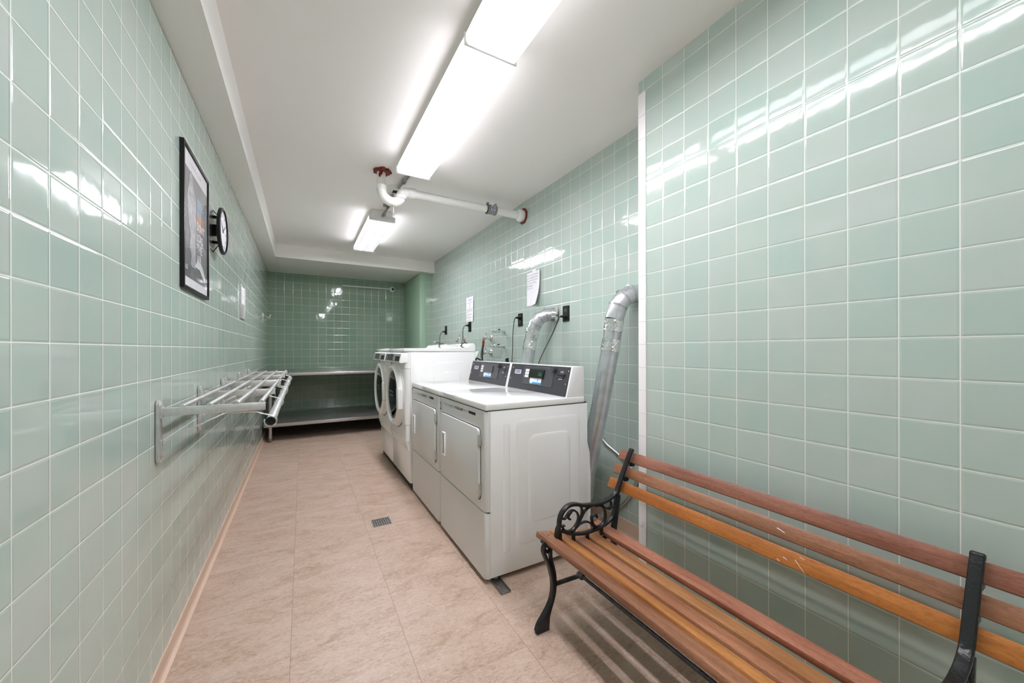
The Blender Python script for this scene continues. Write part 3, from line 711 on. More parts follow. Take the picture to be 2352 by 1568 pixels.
# ---------------------------------------------------------------- dryers
def dryer(y0, label, lit, number):
    y1 = y0 + .690
    t = thing('tumble_dryer', label, 'dryer', (1.08, (y0+y1)/2, 0), 'tumble dryers with dark control panels')
    g = .003
    # side and back shell
    MB().box(.790, 1.398, y0+g, y1-g, .028, .836, .004).prism([(1.396, .028), (1.420, .06), (1.424, .40), (1.415, .56), (1.398, .62), (1.396, .836)], 'xz', y0+g+.004, y1-g-.004).build('cabinet', 'enamel', t)
    # pressed panel on the side
    MB().raised(.93, 1.345, .145, .785, .05, y0+g, .0042, .016).raised(1.00, 1.275, .245, .705, .05, y0+g-.0036, .0042, .014).raised(.858, .900, .13, .775, .018, y0+g, .003, .010).build('side_panel', 'enamel', t)
    # front panels wrap round the corners
    def front(z0, z1):
        r = .022
        return [(.789, y0+g), (.789, y1-g), (.765+r, y1-g)] + [(.765+r-r*math.sin(a), (y1-g)-r*(1-math.cos(a))) for a in [PI/2*k/5 for k in range(1, 6)]] + [(.765+r-r*math.cos(a), (y0+g)+r*(1-math.sin(a))) for a in [PI/2*k/5 for k in range(0, 6)]]
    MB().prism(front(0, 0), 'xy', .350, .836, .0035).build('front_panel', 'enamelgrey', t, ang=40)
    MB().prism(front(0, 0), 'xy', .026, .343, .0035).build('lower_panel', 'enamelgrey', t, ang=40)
    MB().box(.780, .789, y0+.008, y1-.008, .335, .355).build('seam', 'gap', t)
    MB().box(.770, 1.393, y0+g+.004, y1-g-.004, .834, .842).build('seam', 'gap', t)
    # deck
    MB().box(.765, 1.374, y0+.001, y1-.001, .840, .874, .006, 3).build('top', 'enameltop', t)
    # door
    dy0, dy1, dz0, dz1 = y0+.062, y1-.050, .395, .744
    MB().prism(rrect(dy0-.004, dy1+.004, dz0-.004, dz1+.004, .024), 'yz', .7635, .7665).build('seam', 'gap', t)
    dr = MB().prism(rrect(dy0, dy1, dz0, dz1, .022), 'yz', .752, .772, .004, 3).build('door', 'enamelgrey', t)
    hy = y0 + .565
    h = MB()
    for a in ((hy-.024, hy+.024, .627, .635), (hy-.024, hy+.024, .495, .503), (hy-.024, hy-.015, .503, .627), (hy+.015, hy+.024, .503, .627)): h.box(.744, .7535, *a, .0015)
    h.build('handle', 'plasticwhite', dr)
    MB().box(.7515, .7522, hy-.016, hy+.016, .502, .628).build('handle_recess', 'plasticgrey', dr)
    for z in (.690, .447):
        MB().box(.7525, .7635, y0+.050, y0+.064, z-.026, z+.026, .001).tube([(.7515, y0+.057, z-.028), (.7515, y0+.057, z+.028)], .0045, 10).build('hinge', 'chrome', dr)
    # marks on the strip above the door
    x = .7643; ex = (0, -1, 0); ez = (0, 0, 1)
    q = y0 - 1.615
    tx = MB(); put_text(tx, 'EASY', (x, 2.198+q, .802), ex, ez, .045, .007); put_text(tx, 'TO PAY', (x, 2.196+q, .795), ex, ez, .044, .006)
    put_text(tx, 'NO COINS', (x, 1.864+q, .806), ex, ez, .030, .007); tx.build('lettering', 'greyprint', t)
    tx = MB(); put_text(tx, 'COMPLETE', (x, 2.131+q, .7965), ex, ez, .092, .0135, .02); tx.build('blue_lettering', 'bluegrey', t)
    tx = MB(); put_text(tx, 'WASHAPP', (x, 2.030+q, .797), ex, ez, .126, .0165, .03); put_text(tx, 'PAY', (x, 1.895+q, .802), ex, ez, .020, .009); tx.build('dark_lettering', 'ink', t)
    for a_, b_ in ((1.785, 1.823), (1.738, 1.781)): MB().box(.7636, .7652, a_+q, b_+q, .8015, .815).build('store_badge', 'black', t)
    if number:
        tx = MB(); put_text(tx, number, (x, y0+.680, .758), ex, ez, .024, .046, .02); tx.build('number_sticker', 'bluedark', t)
    for yy in (y1-.017, y0+.042): MB().lathe((.766, yy, .825), (-1, 0, 0), [(0, .006), (.004, .006), (.006, .003)], 14).build('screw', 'chrome', t)
    # control panel
    cp = [(1.252, .872), (1.374, .872), (1.374, 1.036), (1.371, 1.040), (1.296, 1.040), (1.294, 1.039)]
    MB().prism(cp, 'xz', y0+.004, y1-.004, .0015).build('control_housing', 'enamel', t)
    ey = Vector((.042, 0, .167)).normalized(); exv = Vector((0, -1, 0)); nz = Vector((-ey.z, 0, ey.x)); O = Vector((1.252, y1, .872))
    def P(a, b_, hh=0.): return O + exv*a + ey*b_ + nz*hh
    def plate(mb, a0, a1, b0, b1, h0, h1):
        vs = [mb.bm.verts.new(P(a, b_, hh)) for hh in (h0, h1) for a, b_ in ((a0, b0), (a1, b0), (a1, b1), (a0, b1))]
        for qq in ((0, 1, 2, 3), (4, 5, 6, 7), (0, 1, 5, 4), (1, 2, 6, 5), (2, 3, 7, 6), (3, 0, 4, 7)): mb.bm.faces.new([vs[i] for i in qq])
        return mb
    fa = plate(MB(), .018, .674, .004, .170, -.002, .003).build('control_panel', 'fascia', t)
    rc = MB(); plate(rc, .199, .532, .046, .158, .003, .0042); rc.build('recess', 'fasciain', fa)
    eg = MB(); plate(eg, .203, .530, .045, .0475, .003, .0062); plate(eg, .205, .534, .1555, .158, .003, .0062); plate(eg, .1985, .2005, .047, .157, .003, .0052); plate(eg, .530, .532, .047, .157, .003, .0052)
    build_each(eg, 'recess_edge', 'dullsteel' if lit else 'fasciain', fa)
    ds = plate(MB(), .2745, .4365, .087, .141, .004, .012).build('display', 'screen' if lit else 'fasciain', fa)
    if lit:
        tx = MB(); put_text(tx, '2.00', P(.380, .102, .0125), exv, ey, .036, .018); put_text(tx, 'ADD', P(.392, .124, .0125), exv, ey, .014, .004); tx.build('digits', 'led', fa)
    bt = MB()
    for b_ in (.0865, .1055, .1245): plate(bt, .219, .271, b_, b_+.0155, .004, .0058)
    build_each(bt, 'setting_label', 'whiteprint', fa)
    tx = MB()
    for b_, wd in ((.0905, 'HIGH TEMP'), (.1095, 'MED TEMP'), (.1285, 'LOW TEMP')): put_text(tx, wd, P(.226, b_, .0060), exv, ey, .038, .006)
    tx.build('setting_lettering', 'inkgrey', fa)
    plate(MB(), .291, .4185, .051, .0865, .004, .0062).build('sticker', 'whiteprint', fa)
    sb = MB(); plate(sb, .322, .4185, .052, .0615, .0062, .0068); plate(sb, .376, .386, .068, .083, .0062, .0068); plate(sb, .291, .300, .051, .060, .0062, .0068); build_each(sb, 'sticker_print', 'blue', fa)
    tx = MB(); put_text(tx, 'WASH', P(.336, .072, .0066), exv, ey, .034, .008); put_text(tx, 'PAY', P(.392, .073, .0066), exv, ey, .018, .006); tx.build('sticker_text', 'inkblue', fa)
    b1 = [P(a, b_, .0035) for a, b_ in ((.081, .1055), (.100, .1035), (.120, .1030), (.140, .1035), (.160, .1055), (.160, .131), (.081, .131))]
    bm_ = MB(); lo_ = [bm_.bm.verts.new(v - nz*.002) for v in b1]; hi_ = [bm_.bm.verts.new(v + nz*.001) for v in b1]
    bm_.bm.faces.new(hi_); bm_.bm.faces.new(lo_[::-1])
    for k in range(7): bm_.bm.faces.new((lo_[k], lo_[(k+1) % 7], hi_[(k+1) % 7], hi_[k]))
    bm_.build('badge', 'whiteprint', fa)
    plate(MB(), .088, .153, .109, .1275, .004, .0052).build('badge_field', 'navy', fa)
    tx = MB(); put_text(tx, 'MAYTAG', P(.092, .1135, .0055), exv, ey, .057, .0095, .02); tx.build('badge_text', 'whiteprint', fa)
    MB().lathe(P(.5345, .148, .002), nz, [(0, .017), (.020, .0175), (.023, .016)], 32).build('key_lock', 'fascia', fa)
    sl = MB(); plate(sl, .563, .632, .110, .114, .003, .012); plate(sl, .566, .640, .1225, .1265, .003, .014); plate(sl, .566, .636, .114, .1225, .003, .008); sl.build('card_reader', 'fasciain', fa)
    ic = MB(); put_text(ic, 'CARD', P(.590, .134, .0035), exv, ey, .030, .010); ic.tube([P(.586, .096, .004), P(.594, .106, .004), P(.610, .106, .004), P(.617, .096, .004)], .0011, 6).tube([P(.586, .096, .004), P(.617, .096, .004)], .0011, 6); ic.build('card_icon', 'whiteprint', fa)
    for a, b_ in ((.664, .146), (.657, .0725), (.046, .1445), (.040, .0695)): MB().lathe(P(a, b_, .003), nz, [(0, .0042), (.002, .0042), (.003, .002)], 14).build('screw', 'chrome', fa)
    # feet
    for x, y in ((.835, y0+.04), (.835, y1-.04), (1.34, y0+.04), (1.34, y1-.04)):
        MB().lathe((x, y, .004), (0, 0, 1), [(0, .014), (.014, .014), (.016, .020), (.028, .020)], 20).build('foot', 'plasticgrey', t)
    return t
dryer(1.615, 'white dryer beside the bench, its display lit green and a blue 2 on its front', True, '2')
dryer(2.309, 'white dryer with a blank display, standing between the lit dryer and the washers', False, None)
# steel channel the dryer feet stand in
tag(MB().box(.800, .850, 1.525, 2.99, 0, .003).box(.800, .803, 1.525, 2.99, .003, .012).box(.847, .850, 1.525, 2.99, .003, .012).lathe((.826, 1.575, .003), (0, 0, 1), [(0, .004), (.0006, .004)], 12).build('floor_channel', 'dullsteel'), 'flat steel channel on the floor under the front feet of the dryers', 'metal channel')

# ---------------------------------------------------------------- exhaust ducts
def duct(label, path, r, bands, wall, elbows):
    t = thing('exhaust_duct', label, 'duct', wall, 'galvanised exhaust ducts')
    P = [Vector(p) for p in path]
    MB().tube(P, r, 28, caps=False, smooth=0).build('pipe', 'galv', t)
    E_ = [Vector(p) for p in elbows]
    MB().tube(E_, r*1.03, 28, caps=False).build('elbow', 'galv', t)
    sm = MB()
    for i in range(1, len(E_)-1):
        d_ = (E_[i+1]-E_[i-1]).normalized(); sm.lathe(E_[i]-d_*.006, d_, [(0, r*1.0), (.002, r*1.10), (.005, r*1.10), (.006, r*1.05), (.008, r*1.10), (.011, r*1.10), (.013, r*1.0)], 28, caps=False)
    sm.build('elbow_seam', 'galv', t)
    for a, b_ in bands:
        a, b_ = Vector(a), Vector(b_); d_ = (b_-a); L_ = d_.length; d_.normalize(); rr = random.Random(int(a.z*999))
        up = Vector((0, 0, 1)) if abs(d_.z) < .9 else Vector((1, 0, 0)); u_ = d_.cross(up).normalized(); w_ = d_.cross(u_)
        mb = MB(); rows = []
        for i in range(13):
            rows.append([mb.bm.verts.new(a + d_*(L_*i/12 + (rr.uniform(-.003, .003) if i in (0, 12) else 0)) + (u_*math.cos(2*PI*k/64)+w_*math.sin(2*PI*k/64))*(r*1.03 + rr.uniform(0, .0026))) for k in range(64)])
        for A, B in zip(rows, rows[1:]):
            for k in range(64): mb.bm.faces.new((A[k], A[(k+1) % 64], B[(k+1) % 64], B[k]))
        mb.build('foil_tape', 'foil', t, ang=9)
    return t
duct('silver exhaust duct rising behind the dryers to the wall under the taped notice',
     [(1.568, 2.440, 1.30), (1.560, 2.452, 1.263), (1.545, 2.461, 1.178), (1.530, 2.461, 1.08), (1.515, 2.461, .98), (1.488, 2.46, .80), (1.486, 2.46, .20)], .049,
     [((1.566, 2.444, 1.293), (1.556, 2.454, 1.235)), ((1.549, 2.459, 1.20), (1.538, 2.461, 1.135))],
     (XR, 2.36, 1.41), [(1.690, 2.367, 1.408), (1.648, 2.386, 1.404), (1.604, 2.412, 1.378), (1.578, 2.431, 1.332), (1.567, 2.442, 1.296)])
t2 = [o for o in C.objects if o.name == 'exhaust_duct'][0]
MB().lathe((1.674, 2.374, 1.407), (1, -.35, 0), [(0, .051), (.014, .056), (.030, .060), (.049, .058)], 30).build('wall_collar', 'foil', t2, ang=15)
duct('silver exhaust duct leaning in the corner between the lit dryer and the white-edged wall',
     [(1.580, 1.594, 1.312), (1.574, 1.602, 1.230), (1.568, 1.607, 1.167), (1.548, 1.632, .988), (1.528, 1.663, .782), (1.510, 1.696, .597), (1.495, 1.735, .408), (1.488, 1.75, .25)], .052,
     [((1.581, 1.5935, 1.305), (1.5745, 1.600, 1.240)), ((1.571, 1.605, 1.195), (1.563, 1.613, 1.125))],
     (XR, 1.54, 1.46), [(XR-.004, 1.545, 1.462), (1.668, 1.552, 1.458), (1.628, 1.566, 1.436), (1.598, 1.582, 1.388), (1.580, 1.594, 1.310)])

# ---------------------------------------------------------------- outlets, plugs and cords
def outlet(y, z, plug_dz, label, cord):
    t = thing('wall_outlet', label, 'outlet', (XR, y, z), 'black wall outlets')
    MB().prism(rrect(y-.037, y+.037, z-.058, z+.058, .004), 'yz', XR-.007, XR, .002).build('cover_plate', 'black', t)
    rc = MB()
    for dz in (.022, -.022): rc.lathe((XR-.006, y, z+dz), (-1, 0, 0), [(0, .0165), (.0022, .0165), (.0026, .015)], 20)
    rc.build('receptacle', 'fascia', t)
    c = thing('power_cord', label.replace('wall outlet', 'power cord plugged into the outlet'), 'cord', (XR, y, z + plug_dz), 'black power cords')
    zz = z + plug_dz
    MB().lathe((XR-.009, y, zz), (-1, 0, 0), [(0, .0145), (.016, .0145), (.022, .010), (.045, .0075), (.047, .004)], 16).build('plug', 'black', c)
    MB().tube(cord, .0038, 8, smooth=6).build('cable', 'blackrub', c)
    return t, c
def olabel(o, c, a, b_): o['label'] = a; c['label'] = b_
o, c = outlet(2.225, 1.404, -.024, 'x', [(1.674, 2.225, 1.380), (1.655, 2.226, 1.375), (1.648, 2.245, 1.335), (1.620, 2.270, 1.246), (1.570, 2.270, 1.165), (1.500, 2.255, 1.06), (1.470, 2.245, .98)])
olabel(o, c, 'black wall outlet just above the lit dryer, beside the silver duct elbow', 'black power cord sloping down behind the lit dryer')
o, c = outlet(2.894, 1.404, .018, 'x', [(1.674, 2.890, 1.422), (1.655, 2.886, 1.414), (1.650, 2.898, 1.364), (1.640, 2.892, 1.304), (1.620, 2.866, 1.228), (1.605, 2.840, 1.165), (1.555, 2.765, 1.03), (1.535, 2.73, .95)])
olabel(o, c, 'black wall outlet between the silver duct and the capped valves', 'black power cord hanging straight down between the capped valves and the duct')
o, c = outlet(4.06, 1.404, .016, 'x', [(1.674, 4.06, 1.420), (1.652, 4.085, 1.407), (1.650, 4.112, 1.352), (1.650, 4.117, 1.261), (1.60, 4.05, 1.19), (1.55, 4.02, 1.08), (1.45, 4.0, .9)])
olabel(o, c, 'black wall outlet just below the narrow printed sheet', 'black power cord dropping from the outlet below the narrow printed sheet')
o, c = outlet(4.897, 1.404, -.022, 'x', [(1.674, 4.90, 1.380), (1.652, 4.925, 1.356), (1.650, 4.950, 1.306), (1.630, 4.90, 1.20), (1.56, 4.80, 1.09), (1.46, 4.72, .9)])
olabel(o, c, 'black wall outlet near the green painted pier, with nothing above it', 'black power cord dropping from the outlet near the green painted pier')
tag(MB().prism([(2.998, 1.060), (3.046, 1.050), (3.030, .985), (2.986, .995)], 'yz', 1.640, 1.652, .001).tube([(1.646, 3.008, .99), (1.645, 3.00, .90), (1.70, 3.0, .86)], .004, 8, smooth=3).build('hanging_tag', 'black'), 'small black tag on a cord sticking up behind the blank-display dryer', 'tag')

# ---------------------------------------------------------------- taps and hoses
def tap(y, z, label, tip, handle=True, brass=True, tail=None):
    t = thing('water_tap', label, 'tap', (XR, y, z), 'chrome water taps behind the machines')
    MB().lathe((XR+.002, y, z), (-1, 0, 0), [(0, .036), (.003, .036), (.010, .028), (.016, .016)], 28).build('escutcheon', 'chrome', t)
    T = Vector(tip)
    B = Vector((XR-.075, (y+T.y)/2 + .004, z+.002))
    MB().tube([(XR-.012, y, z), (XR-.045, y-.01, z), B], .0105, 14).lathe(B - Vector((0, 0, .012)), (0, 0, 1), [(0, .008), (.004, .015), (.020, .015), (.026, .011), (.034, .010)], 18).tube([B, (B+T)/2 + Vector((-.004, 0, .008)), T + Vector((0, 0, .010))], .0098, 14, smooth=4).lathe(T + Vector((0, 0, .014)), (0, 0, -1), [(0, .012), (.014, .013), (.016, .010)], 16).build('body', 'chrome', t)
    if handle:
        MB().cyl(B + Vector((0, 0, .02)), B + Vector((0, 0, .050)), .004, 10).tube([B + Vector((-.002, .016, .044)), B + Vector((.002, -.016, .044))], .0042, 10).build('handle', 'chrome', t)
    if brass:
        MB().lathe(T + Vector((0, 0, -.002)), (0, 0, -1), [(0, .0145), (.012, .0145), (.016, .011), (.02, .010)], 18).build('hose_coupling', 'brass', t)
    return t
tap(3.497, 1.253, 'chrome tap with a red-ended black hose screwed on, above another tap', (1.600, 3.428, 1.247))
tap(3.505, 1.103, 'chrome tap directly below the one carrying the red-ended hose', (1.600, 3.438, 1.106))
tap(4.232, 1.266, 'chrome tap peeking over the washers, below the narrow printed sheet', (1.600, 4.178, 1.246))
def valve(y, z, label):
    t = thing('capped_valve', label, 'valve', (XR, y, z), 'capped chrome valves')
    MB().lathe((XR, y, z), (-1, -.16, 0), [(0, .017), (.004, .017), (.006, .0145), (.060, .0145), (.062, .016), (.070, .016)], 20).build('sleeve', 'chrome', t)
    MB().lathe((XR-.068, y-.011, z), (-1, -.27, 0), [(0, .012), (.034, .012), (.036, .016), (.050, .016), (.052, .013), (.075, .013), (.083, .015), (.092, .013), (.096, .004)], 20).build('body', 'chrome', t)
    MB().box(XR-.072, XR-.058, y-.02, y-.002, z-.004, z+.022, .002).build('stem', 'black', t)
valve(3.203, 1.313, 'capped chrome valve, the upper of the two beside the hose tap')
valve(3.215, 1.169, 'capped chrome valve, the lower of the two beside the hose tap')
t = thing('pipe_stub', 'old pale pipe stub on the wall behind the washers', 'pipe', (XR, 5.095, 1.225))
MB().tube([(XR, 5.095, 1.218), (1.69, 5.095, 1.222), (1.68, 5.092, 1.236), (1.655, 5.09, 1.240), (1.62, 5.098, 1.240)], .008, 10).build('pipe', 'emt', t)
MB().cyl((1.632, 5.096, 1.240), (1.610, 5.10, 1.241), .013, 12).build('cap', 'pvc', t)
t = thing('water_hose', 'black water hose with a red and brass end hanging from the upper tap', 'hose', (1.6, 3.43, 1.23))
MB().tube([(1.600, 3.439, 1.190), (1.586, 3.425, 1.150), (1.564, 3.395, 1.103), (1.552, 3.366, 1.048), (1.545, 3.34, 1.010), (1.53, 3.35, .90), (1.55, 3.36, .4), (1.56, 3.36, .012)], .0115, 12, smooth=5).build('tube', 'blackrub', t)
MB().cyl((1.600, 3.430, 1.222), (1.600, 3.440, 1.188), .0128, 14).build('sleeve', 'redplast', t)
t = thing('drain_hose', 'bent black hose poking up between the washers and the dryers', 'hose', (1.46, 3.28, 1.0))
MB().tube([(1.445, 3.275, .90), (1.447, 3.275, 1.02), (1.450, 3.275, 1.046), (1.462, 3.278, 1.053), (1.490, 3.286, 1.040), (1.53, 3.309, 1.018), (1.57, 3.33, .97)], .0075, 10, smooth=5).build('tube', 'blackrub', t)

# ---------------------------------------------------------------- paper notices on the right wall
def curled(y0, y1, z0, z1, curl, corner):
    mb = MB(); nu, nv = 16, 14; g_ = []
    for i in range(nu+1):
        row = []
        for j in range(nv+1):
            a, b_ = i/nu, j/nv          # a: 0 at the far edge (viewer's left), 1 near edge
            y = y1 + (y0-y1)*a; z = z0 + (z1-z0)*b_
            lift = curl * max(0, a-.6)**2 * 5. + corner * max(0, a-.35)*max(0, .75-b_)**2*2.2
            row.append(mb.bm.verts.new((XR-.0006-lift, y + lift*.25, z + .06*corner*max(0, a-.4)*max(0, .5-b_)*2)))
        g_.append(row)
    for i in range(nu):
        for j in range(nv): mb.bm.faces.new((g_[i][j], g_[i+1][j], g_[i+1][j+1], g_[i][j+1]))
    return mb
t = thing('taped_notice', 'curling white paper notice with typed lines above the duct elbow', 'notice', (XR, 2.67, 1.515), 'paper notices taped above the machines')
MB_ = curled(2.557, 2.785, 1.516, 1.800, .02, .045); MB_.build('sheet', 'paper', t)
tx = MB()
for k, (s_, w) in enumerate((('Please wash out of respect for', .205), ('your neighbors and', .168), ('empty the lint screen', .178), ('from dryer when', .140), ('finished!!', .088), ('Thank you', .092))):
    put_text(tx, s_, (XR-.0032 - (.004 if k == 0 else 0), 2.779, 1.768-.0225*k), (-.0001, -1, 0), (0, 0, 1), w, .0125)
tx.build('typed_text', 'ink', t)
tp = MB().box(XR-.0050, XR+.0005, 2.640, 2.69, 1.782, 1.812).build('clear_tape', 'whiteprint', t)
t = thing('taped_notice', 'narrow printed notice with a lavender heading above the far outlets', 'notice', (XR, 4.055, 1.467), 'paper notices taped above the machines')
curled(3.945, 4.170, 1.468, 1.756, .008, .006).build('sheet', 'paper', t)
tx = MB(); put_text(tx, 'WASH', (XR-.0028, 4.115, 1.710), (0, -1, 0), (0, 0, 1), .11, .026, .02); tx.build('heading', 'inkblue', t)
tx = MB(); put_text(tx, 'HOW TO USE THE LAUNDRY APP', (XR-.0028, 4.150, 1.682), (0, -1, 0), (0, 0, 1), .19, .011, .02); tx.box(XR-.0030, XR-.0024, 4.050, 4.072, 1.668, 1.676); tx.build('title_text', 'inkgrey', t)
ln = MB()
for z, w in ((1.612, .18), (1.602, .17), (1.588, .18), (1.578, .06), (1.556, .15), (1.546, .14), (1.534, .07), (1.518, .15), (1.508, .13), (1.486, .12), (1.479, .16)):
    ln.box(XR-.0029, XR-.0024, 4.152-w, 4.152, z-.0022, z+.0018)
ln.tube([(XR-.0026, 4.065, 1.655), (XR-.0026, 4.062, 1.620)], .0022, 5); ln.build('text_block', 'inkgrey', t)

# ---------------------------------------------------------------- flexible conduit behind the bench
t = thing('flexible_conduit', 'thin grey flexible metal conduit sagging along the wall behind the bench', 'conduit', (1.70, 1.7, .4))
MB().tube([(1.70, 1.90, .600), (1.705, 1.855, .572), (1.708, 1.79, .525), (1.708, 1.70, .490), (1.708, 1.60, .44), (1.706, 1.545, .385), (1.706, 1.555, .335), (1.706, 1.61, .24), (1.704, 1.69, .155), (1.690, 1.765, .115), (1.665, 1.80, .075)], .0085, 10, smooth=6).build('tube', 'flex', t)
MB().cyl((1.672, 1.79, .085), (1.652, 1.82, .055), .014, 12).build('connector', 'chrome', t)

# ---------------------------------------------------------------- floor drain
t = thing('floor_drain', 'small rectangular metal drain grate set in the floor before the dryers', 'drain', (.452, 2.565, 0))
MB().box(.397, .507, 2.512, 2.617, -.002, .0008).build('pit', 'drainhole', t)
gr = MB()
for k in range(9):
    x = .397 + .110*k/8; gr.box(x-.0032, x+.0032, 2.512, 2.617, .0006, .003)
for k in range(7):
    y = 2.512 + .105*k/6; gr.box(.397, .507, y-.0026, y+.0026, .0006, .003)
gr.build('grate', 'dullsteel', t)

# ---------------------------------------------------------------- bench
t = thing('bench', 'slatted wooden garden bench with black scrolled iron ends against the green tiles', 'bench', (1.1, .73, 0))
IR = {
'arm':[(0.9138,0.3600),(0.9175,0.3887),(0.9261,0.4046),(0.9274,0.4242),(0.9374,0.4520),(0.9586,0.4716),(0.9840,0.4800),(1.0150,0.4766),(1.0492,0.4654),(1.0896,0.4583),(1.1366,0.4538),(1.1792,0.4565),(1.2141,0.4650),(1.2430,0.4814),(1.2621,0.5077),(1.2806,0.5447),(1.3012,0.5845),(1.3201,0.6196),(1.3372,0.6499),(1.3460,0.6640)],
'bow':[(0.9175,0.3847),(0.9459,0.3779),(0.9761,0.3625),(1.0069,0.3526),(1.0543,0.3435),(1.1003,0.3429),(1.1420,0.3467),(1.1876,0.3565),(1.2198,0.3753),(1.2346,0.3983),(1.2421,0.4230),(1.2497,0.4566),(1.262,.495)],
'scrollA':[(0.9423,0.4319),(0.9535,0.4284),(0.9649,0.4359),(0.9776,0.4483),(0.9929,0.4546),(1.0097,0.4496),(1.0227,0.4355),(1.0279,0.4158),(1.0213,0.3967),(1.0031,0.3784),(0.9812,0.3714),(0.9597,0.3776),(0.9472,0.3886),(0.9447,0.3992),(0.9535,0.4002)],
'hook':[(0.9904,0.4507),(0.9788,0.4420),(0.9724,0.4302),(0.9775,0.4210),(0.9844,0.4214)],
'vine':[(1.0359,0.4657),(1.0465,0.4510),(1.0478,0.4321),(1.0411,0.4108),(1.0266,0.3935),(1.0096,0.3769),(0.9940,0.3643)],
'vineB':[(1.1033,0.4538),(1.0787,0.4463),(1.0571,0.4322),(1.0438,0.4144)],
'leaf':[(0.9992,0.3651),(1.0148,0.3777),(1.0384,0.3887),(1.0651,0.3909),(1.0894,0.3822),(1.1031,0.3675),(1.1224,0.3503)],
'ring':[(1.1226,0.4467),(1.1478,0.4436),(1.1705,0.4271),(1.1805,0.4034),(1.1790,0.3779),(1.1647,0.3596),(1.1420,0.3520),(1.1196,0.3615),(1.1059,0.3795),(1.1018,0.3994),(1.1114,0.4099),(1.1253,0.4090),(1.1309,0.3993),(1.1267,0.3949)],
'web':[(1.1620,0.4428),(1.1763,0.4291),(1.1965,0.4205),(1.2170,0.4206),(1.2377,0.4239)],
'webB':[(1.2097,0.4547),(1.2170,0.4391),(1.2111,0.4251),(1.1994,0.4210)],
'leg':[(0.8430,0.3600),(0.8540,0.3454),(0.8480,0.3347),(0.8480,0.3165),(0.8598,0.2879),(0.8751,0.2554),(0.8854,0.2212),(0.8930,0.1848),(0.8929,0.1479),(0.8852,0.1134),(0.8679,0.0824),(0.8441,0.0541),(0.8252,0.0313),(0.8166,0.0100)],
'legB':[(0.8839,0.3400),(0.8814,0.3075),(0.8838,0.2785),(0.8931,0.2474),(0.9011,0.2109),(0.9027,0.1704),(0.8974,0.1322),(0.8852,0.0964),(0.8713,0.0614),(0.8644,0.0328),(0.8643,0.0103)],
'curl':[(0.8684,0.3420),(0.8753,0.3304),(0.8735,0.3153),(0.8650,0.3119),(0.8588,0.3192),(0.8633,0.3231)],
}
def bar(mb, key, y, w, d=.016):
    mb.tube([(a, y, z) for a, z in IR[key]], 0, 10, smooth=5, flat=(w, d, (0, 1, 0))); return mb
for y in (1.25, .22):
    ar = MB()
    bar(ar, 'arm', y, .015, .024); bar(ar, 'bow', y, .014, .020)
    for k, w in (('scrollA', .0085), ('hook', .0085), ('vine', .0085), ('vineB', .008), ('leaf', .008), ('ring', .009), ('web', .008), ('webB', .0075)): bar(ar, k, y, (w, w*.8) if k in ('hook', 'scrollA') else w)
    ar.lathe((1.346, y-.012, .662), (0, 1, 0), [(0, .006), (.003, .0085), (.021, .0085), (.024, .006)], 16)
    for a, z in ((.9315, .352), (1.0015, .337), (1.078, .322), (1.1585, .330)): ar.box(a-.006, a+.006, y-.007, y+.007, z-.020, z+.020, .002)
    for a, z in ((1.352, .597), (1.312, .535)): ar.box(a-.016, a+.010, y-.009, y+.009, z-.010, z+.010, .003)
    ar.build('armrest', 'iron', t)
    fl = MB(); bar(fl, 'leg', y, (.012, .020), .026); bar(fl, 'legB', y, (.011, .014), .022); bar(fl, 'curl', y, .008, .016)
    fl.prism([(.8105, 0), (.871, 0), (.868, .04), (.880, .10), (.870, .085), (.845, .055), (.822, .024)], 'xz', y-.011, y+.011, .003)
    fl.build('leg', 'iron', t)
    bl = MB().tube([(1.257, y, .47), (1.250, y, .42), (1.240, y, .36), (1.232, y, .30), (1.236, y, .22), (1.258, y, .12), (1.285, y, .05), (1.292, y, .012)], 0, 10, smooth=4, flat=((.026, .022), .024, (0, 1, 0)))
    bl.box(1.275, 1.315, y-.013, y+.013, 0, .018, .004)
    bl.build('leg', 'iron', t)
    rl = MB().tube([(.850, y, .343), (.90, y, .331), (.97, y, .312), (1.05, y, .296), (1.12, y, .286), (1.17, y, .292), (1.235, y, .318)], 0, 10, smooth=4, flat=(.012, .020, (0, 1, 0))); rl.build('seat_rail', 'iron', t)
    sb = MB().tube([(.895, y, .171), (1.041, y, .166), (1.245, y, .19)], .009, 12).build('stretcher', 'ironold', t)
    MB().lathe((1.041, y-.016, .166), (0, 1, 0), [(0, .012), (.006, .016), (.020, .016), (.030, .012), (.034, .009)], 16).build('joint', 'ironold', sb)
MB().cyl((1.041, .205, .166), (1.041, 1.235, .166), .0075, 12).build('tie_rod', 'ironold', t)
def slat(name, p, q, th, m, y0=.135, y1=1.33):
    """p, q: the two edges of the visible face in (x, z); the slat thickness goes behind/below that face"""
    p, q = Vector((p[0], 0, p[1])), Vector((q[0], 0, q[1])); d_ = (q-p).normalized(); n_ = Vector((-d_.z, 0, d_.x))
    if name == 'back_slat': n_ = n_ if n_.x < 0 else -n_
    else: n_ = n_ if n_.z > 0 else -n_
    poly = [p, q, q - n_*th, p - n_*th]
    return MB().prism([(v.x, v.z) for v in poly], 'xz', y0, y1, .003, 2).build(name, W_[m], t)
s1 = slat('seat_slat', (.8628, .366), (.9185, .357), .022, 's1', y1=1.325)
slat('seat_slat', (.939, .3505), (.990, .336), .022, 's2', y1=1.335)
slat('seat_slat', (1.0135, .3275), (1.068, .3225), .022, 's3')
slat('seat_slat', (1.088, .319), (1.153, .310), .022, 's4')
slat('seat_slat', (1.161, .330), (1.215, .335), .022, 's5')
slat('back_slat', (1.361, .649), (1.338, .606), .018, 'b1')
b2 = slat('back_slat', (1.328, .586), (1.305, .545), .018, 'b2')
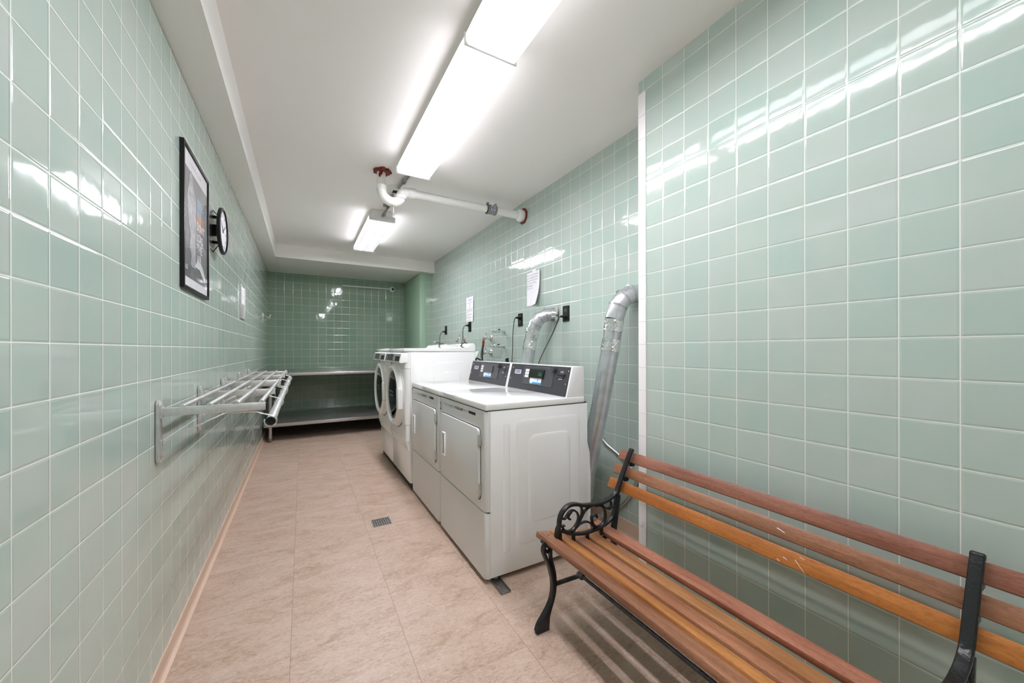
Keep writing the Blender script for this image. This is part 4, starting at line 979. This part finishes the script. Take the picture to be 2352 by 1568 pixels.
b3 = slat('back_slat', (1.290, .526), (1.269, .483), .018, 'b3')
MB().lathe((.895, 1.283, .3605), (.16, 0, 1), [(0, .0055), (.0022, .0055), (.003, .003)], 16).build('screw', 'dullsteel', s1)
# pale scuffs on the two lower back slats
sc = MB()
for dy, f, l, w in ((.62, .45, .016, .003), (.605, .55, .009, .0022)):
    p = Vector((1.328, dy, .586)).lerp(Vector((1.305, dy, .545)), f); n_ = Vector((-.0410, 0, .0230)).normalized()
    a = p + n_*.0004; dd = Vector((0, -.95, 0)) + Vector((-.023, 0, -.041)).normalized()*.25; s_ = Vector((-.023, 0, -.041)).normalized()*w
    sc.quad(a, a+dd*l, a+dd*l+s_*.6, a+s_)
sc.build('scuff', 'whiteprint', b2)
sc = MB()
for dy, f, dirn, l, w in ((.555, .42, .9, .040, .0022), (.585, .55, .3, .012, .0025), (.60, .80, .5, .010, .0025), (.545, .18, .2, .014, .0015)):
    p = Vector((1.290, dy, .526)).lerp(Vector((1.269, dy, .483)), f); n_ = Vector((-.043, 0, .021)).normalized()
    dn = Vector((-.021, 0, -.043)).normalized(); dd = (Vector((0, -1, 0)) + dn*dirn).normalized(); a = p + n_*.0004
    sc.quad(a, a+dd*l, a+dd*l+dn*w*.4, a+dn*w)
sc.build('scuff', 'whiteprint', b3)

# ---------------------------------------------------------------- camera, world, view
cam = bpy.data.cameras.new('camera'); co = bpy.data.objects.new('camera', cam); C.objects.link(co)
F = 855.2857
cam.sensor_fit = 'HORIZONTAL'; cam.sensor_width = 36.; cam.lens = 36. * F / 2352.
cam.shift_x = 0.; cam.shift_y = (802.84 - 784.) / 2352.
cam.clip_start = .02; cam.clip_end = 50
co.location = (0, 0, H)
co.rotation_euler = (PI/2, .0017, -.5127)
co.rotation_mode = 'XYZ'
bpy.context.scene.camera = co
w = bpy.data.worlds.new('world'); bpy.context.scene.world = w; w.use_nodes = True
w.node_tree.nodes['Background'].inputs['Color'].default_value = (.9, .95, 1., 1); w.node_tree.nodes['Background'].inputs['Strength'].default_value = .3
sc_ = bpy.context.scene
sc_.view_settings.view_transform = 'Standard'; sc_.view_settings.look = 'None'; sc_.view_settings.gamma = 1.; sc_.view_settings.exposure = 1.14; sc_.view_settings.use_curve_mapping = False
sc_.cycles.max_bounces = 12; sc_.cycles.diffuse_bounces = 8; sc_.cycles.glossy_bounces = 5; sc_.cycles.sample_clamp_indirect = 8.; sc_.cycles.use_denoising = True
sc_.cycles.caustics_reflective = False; sc_.cycles.caustics_refractive = False
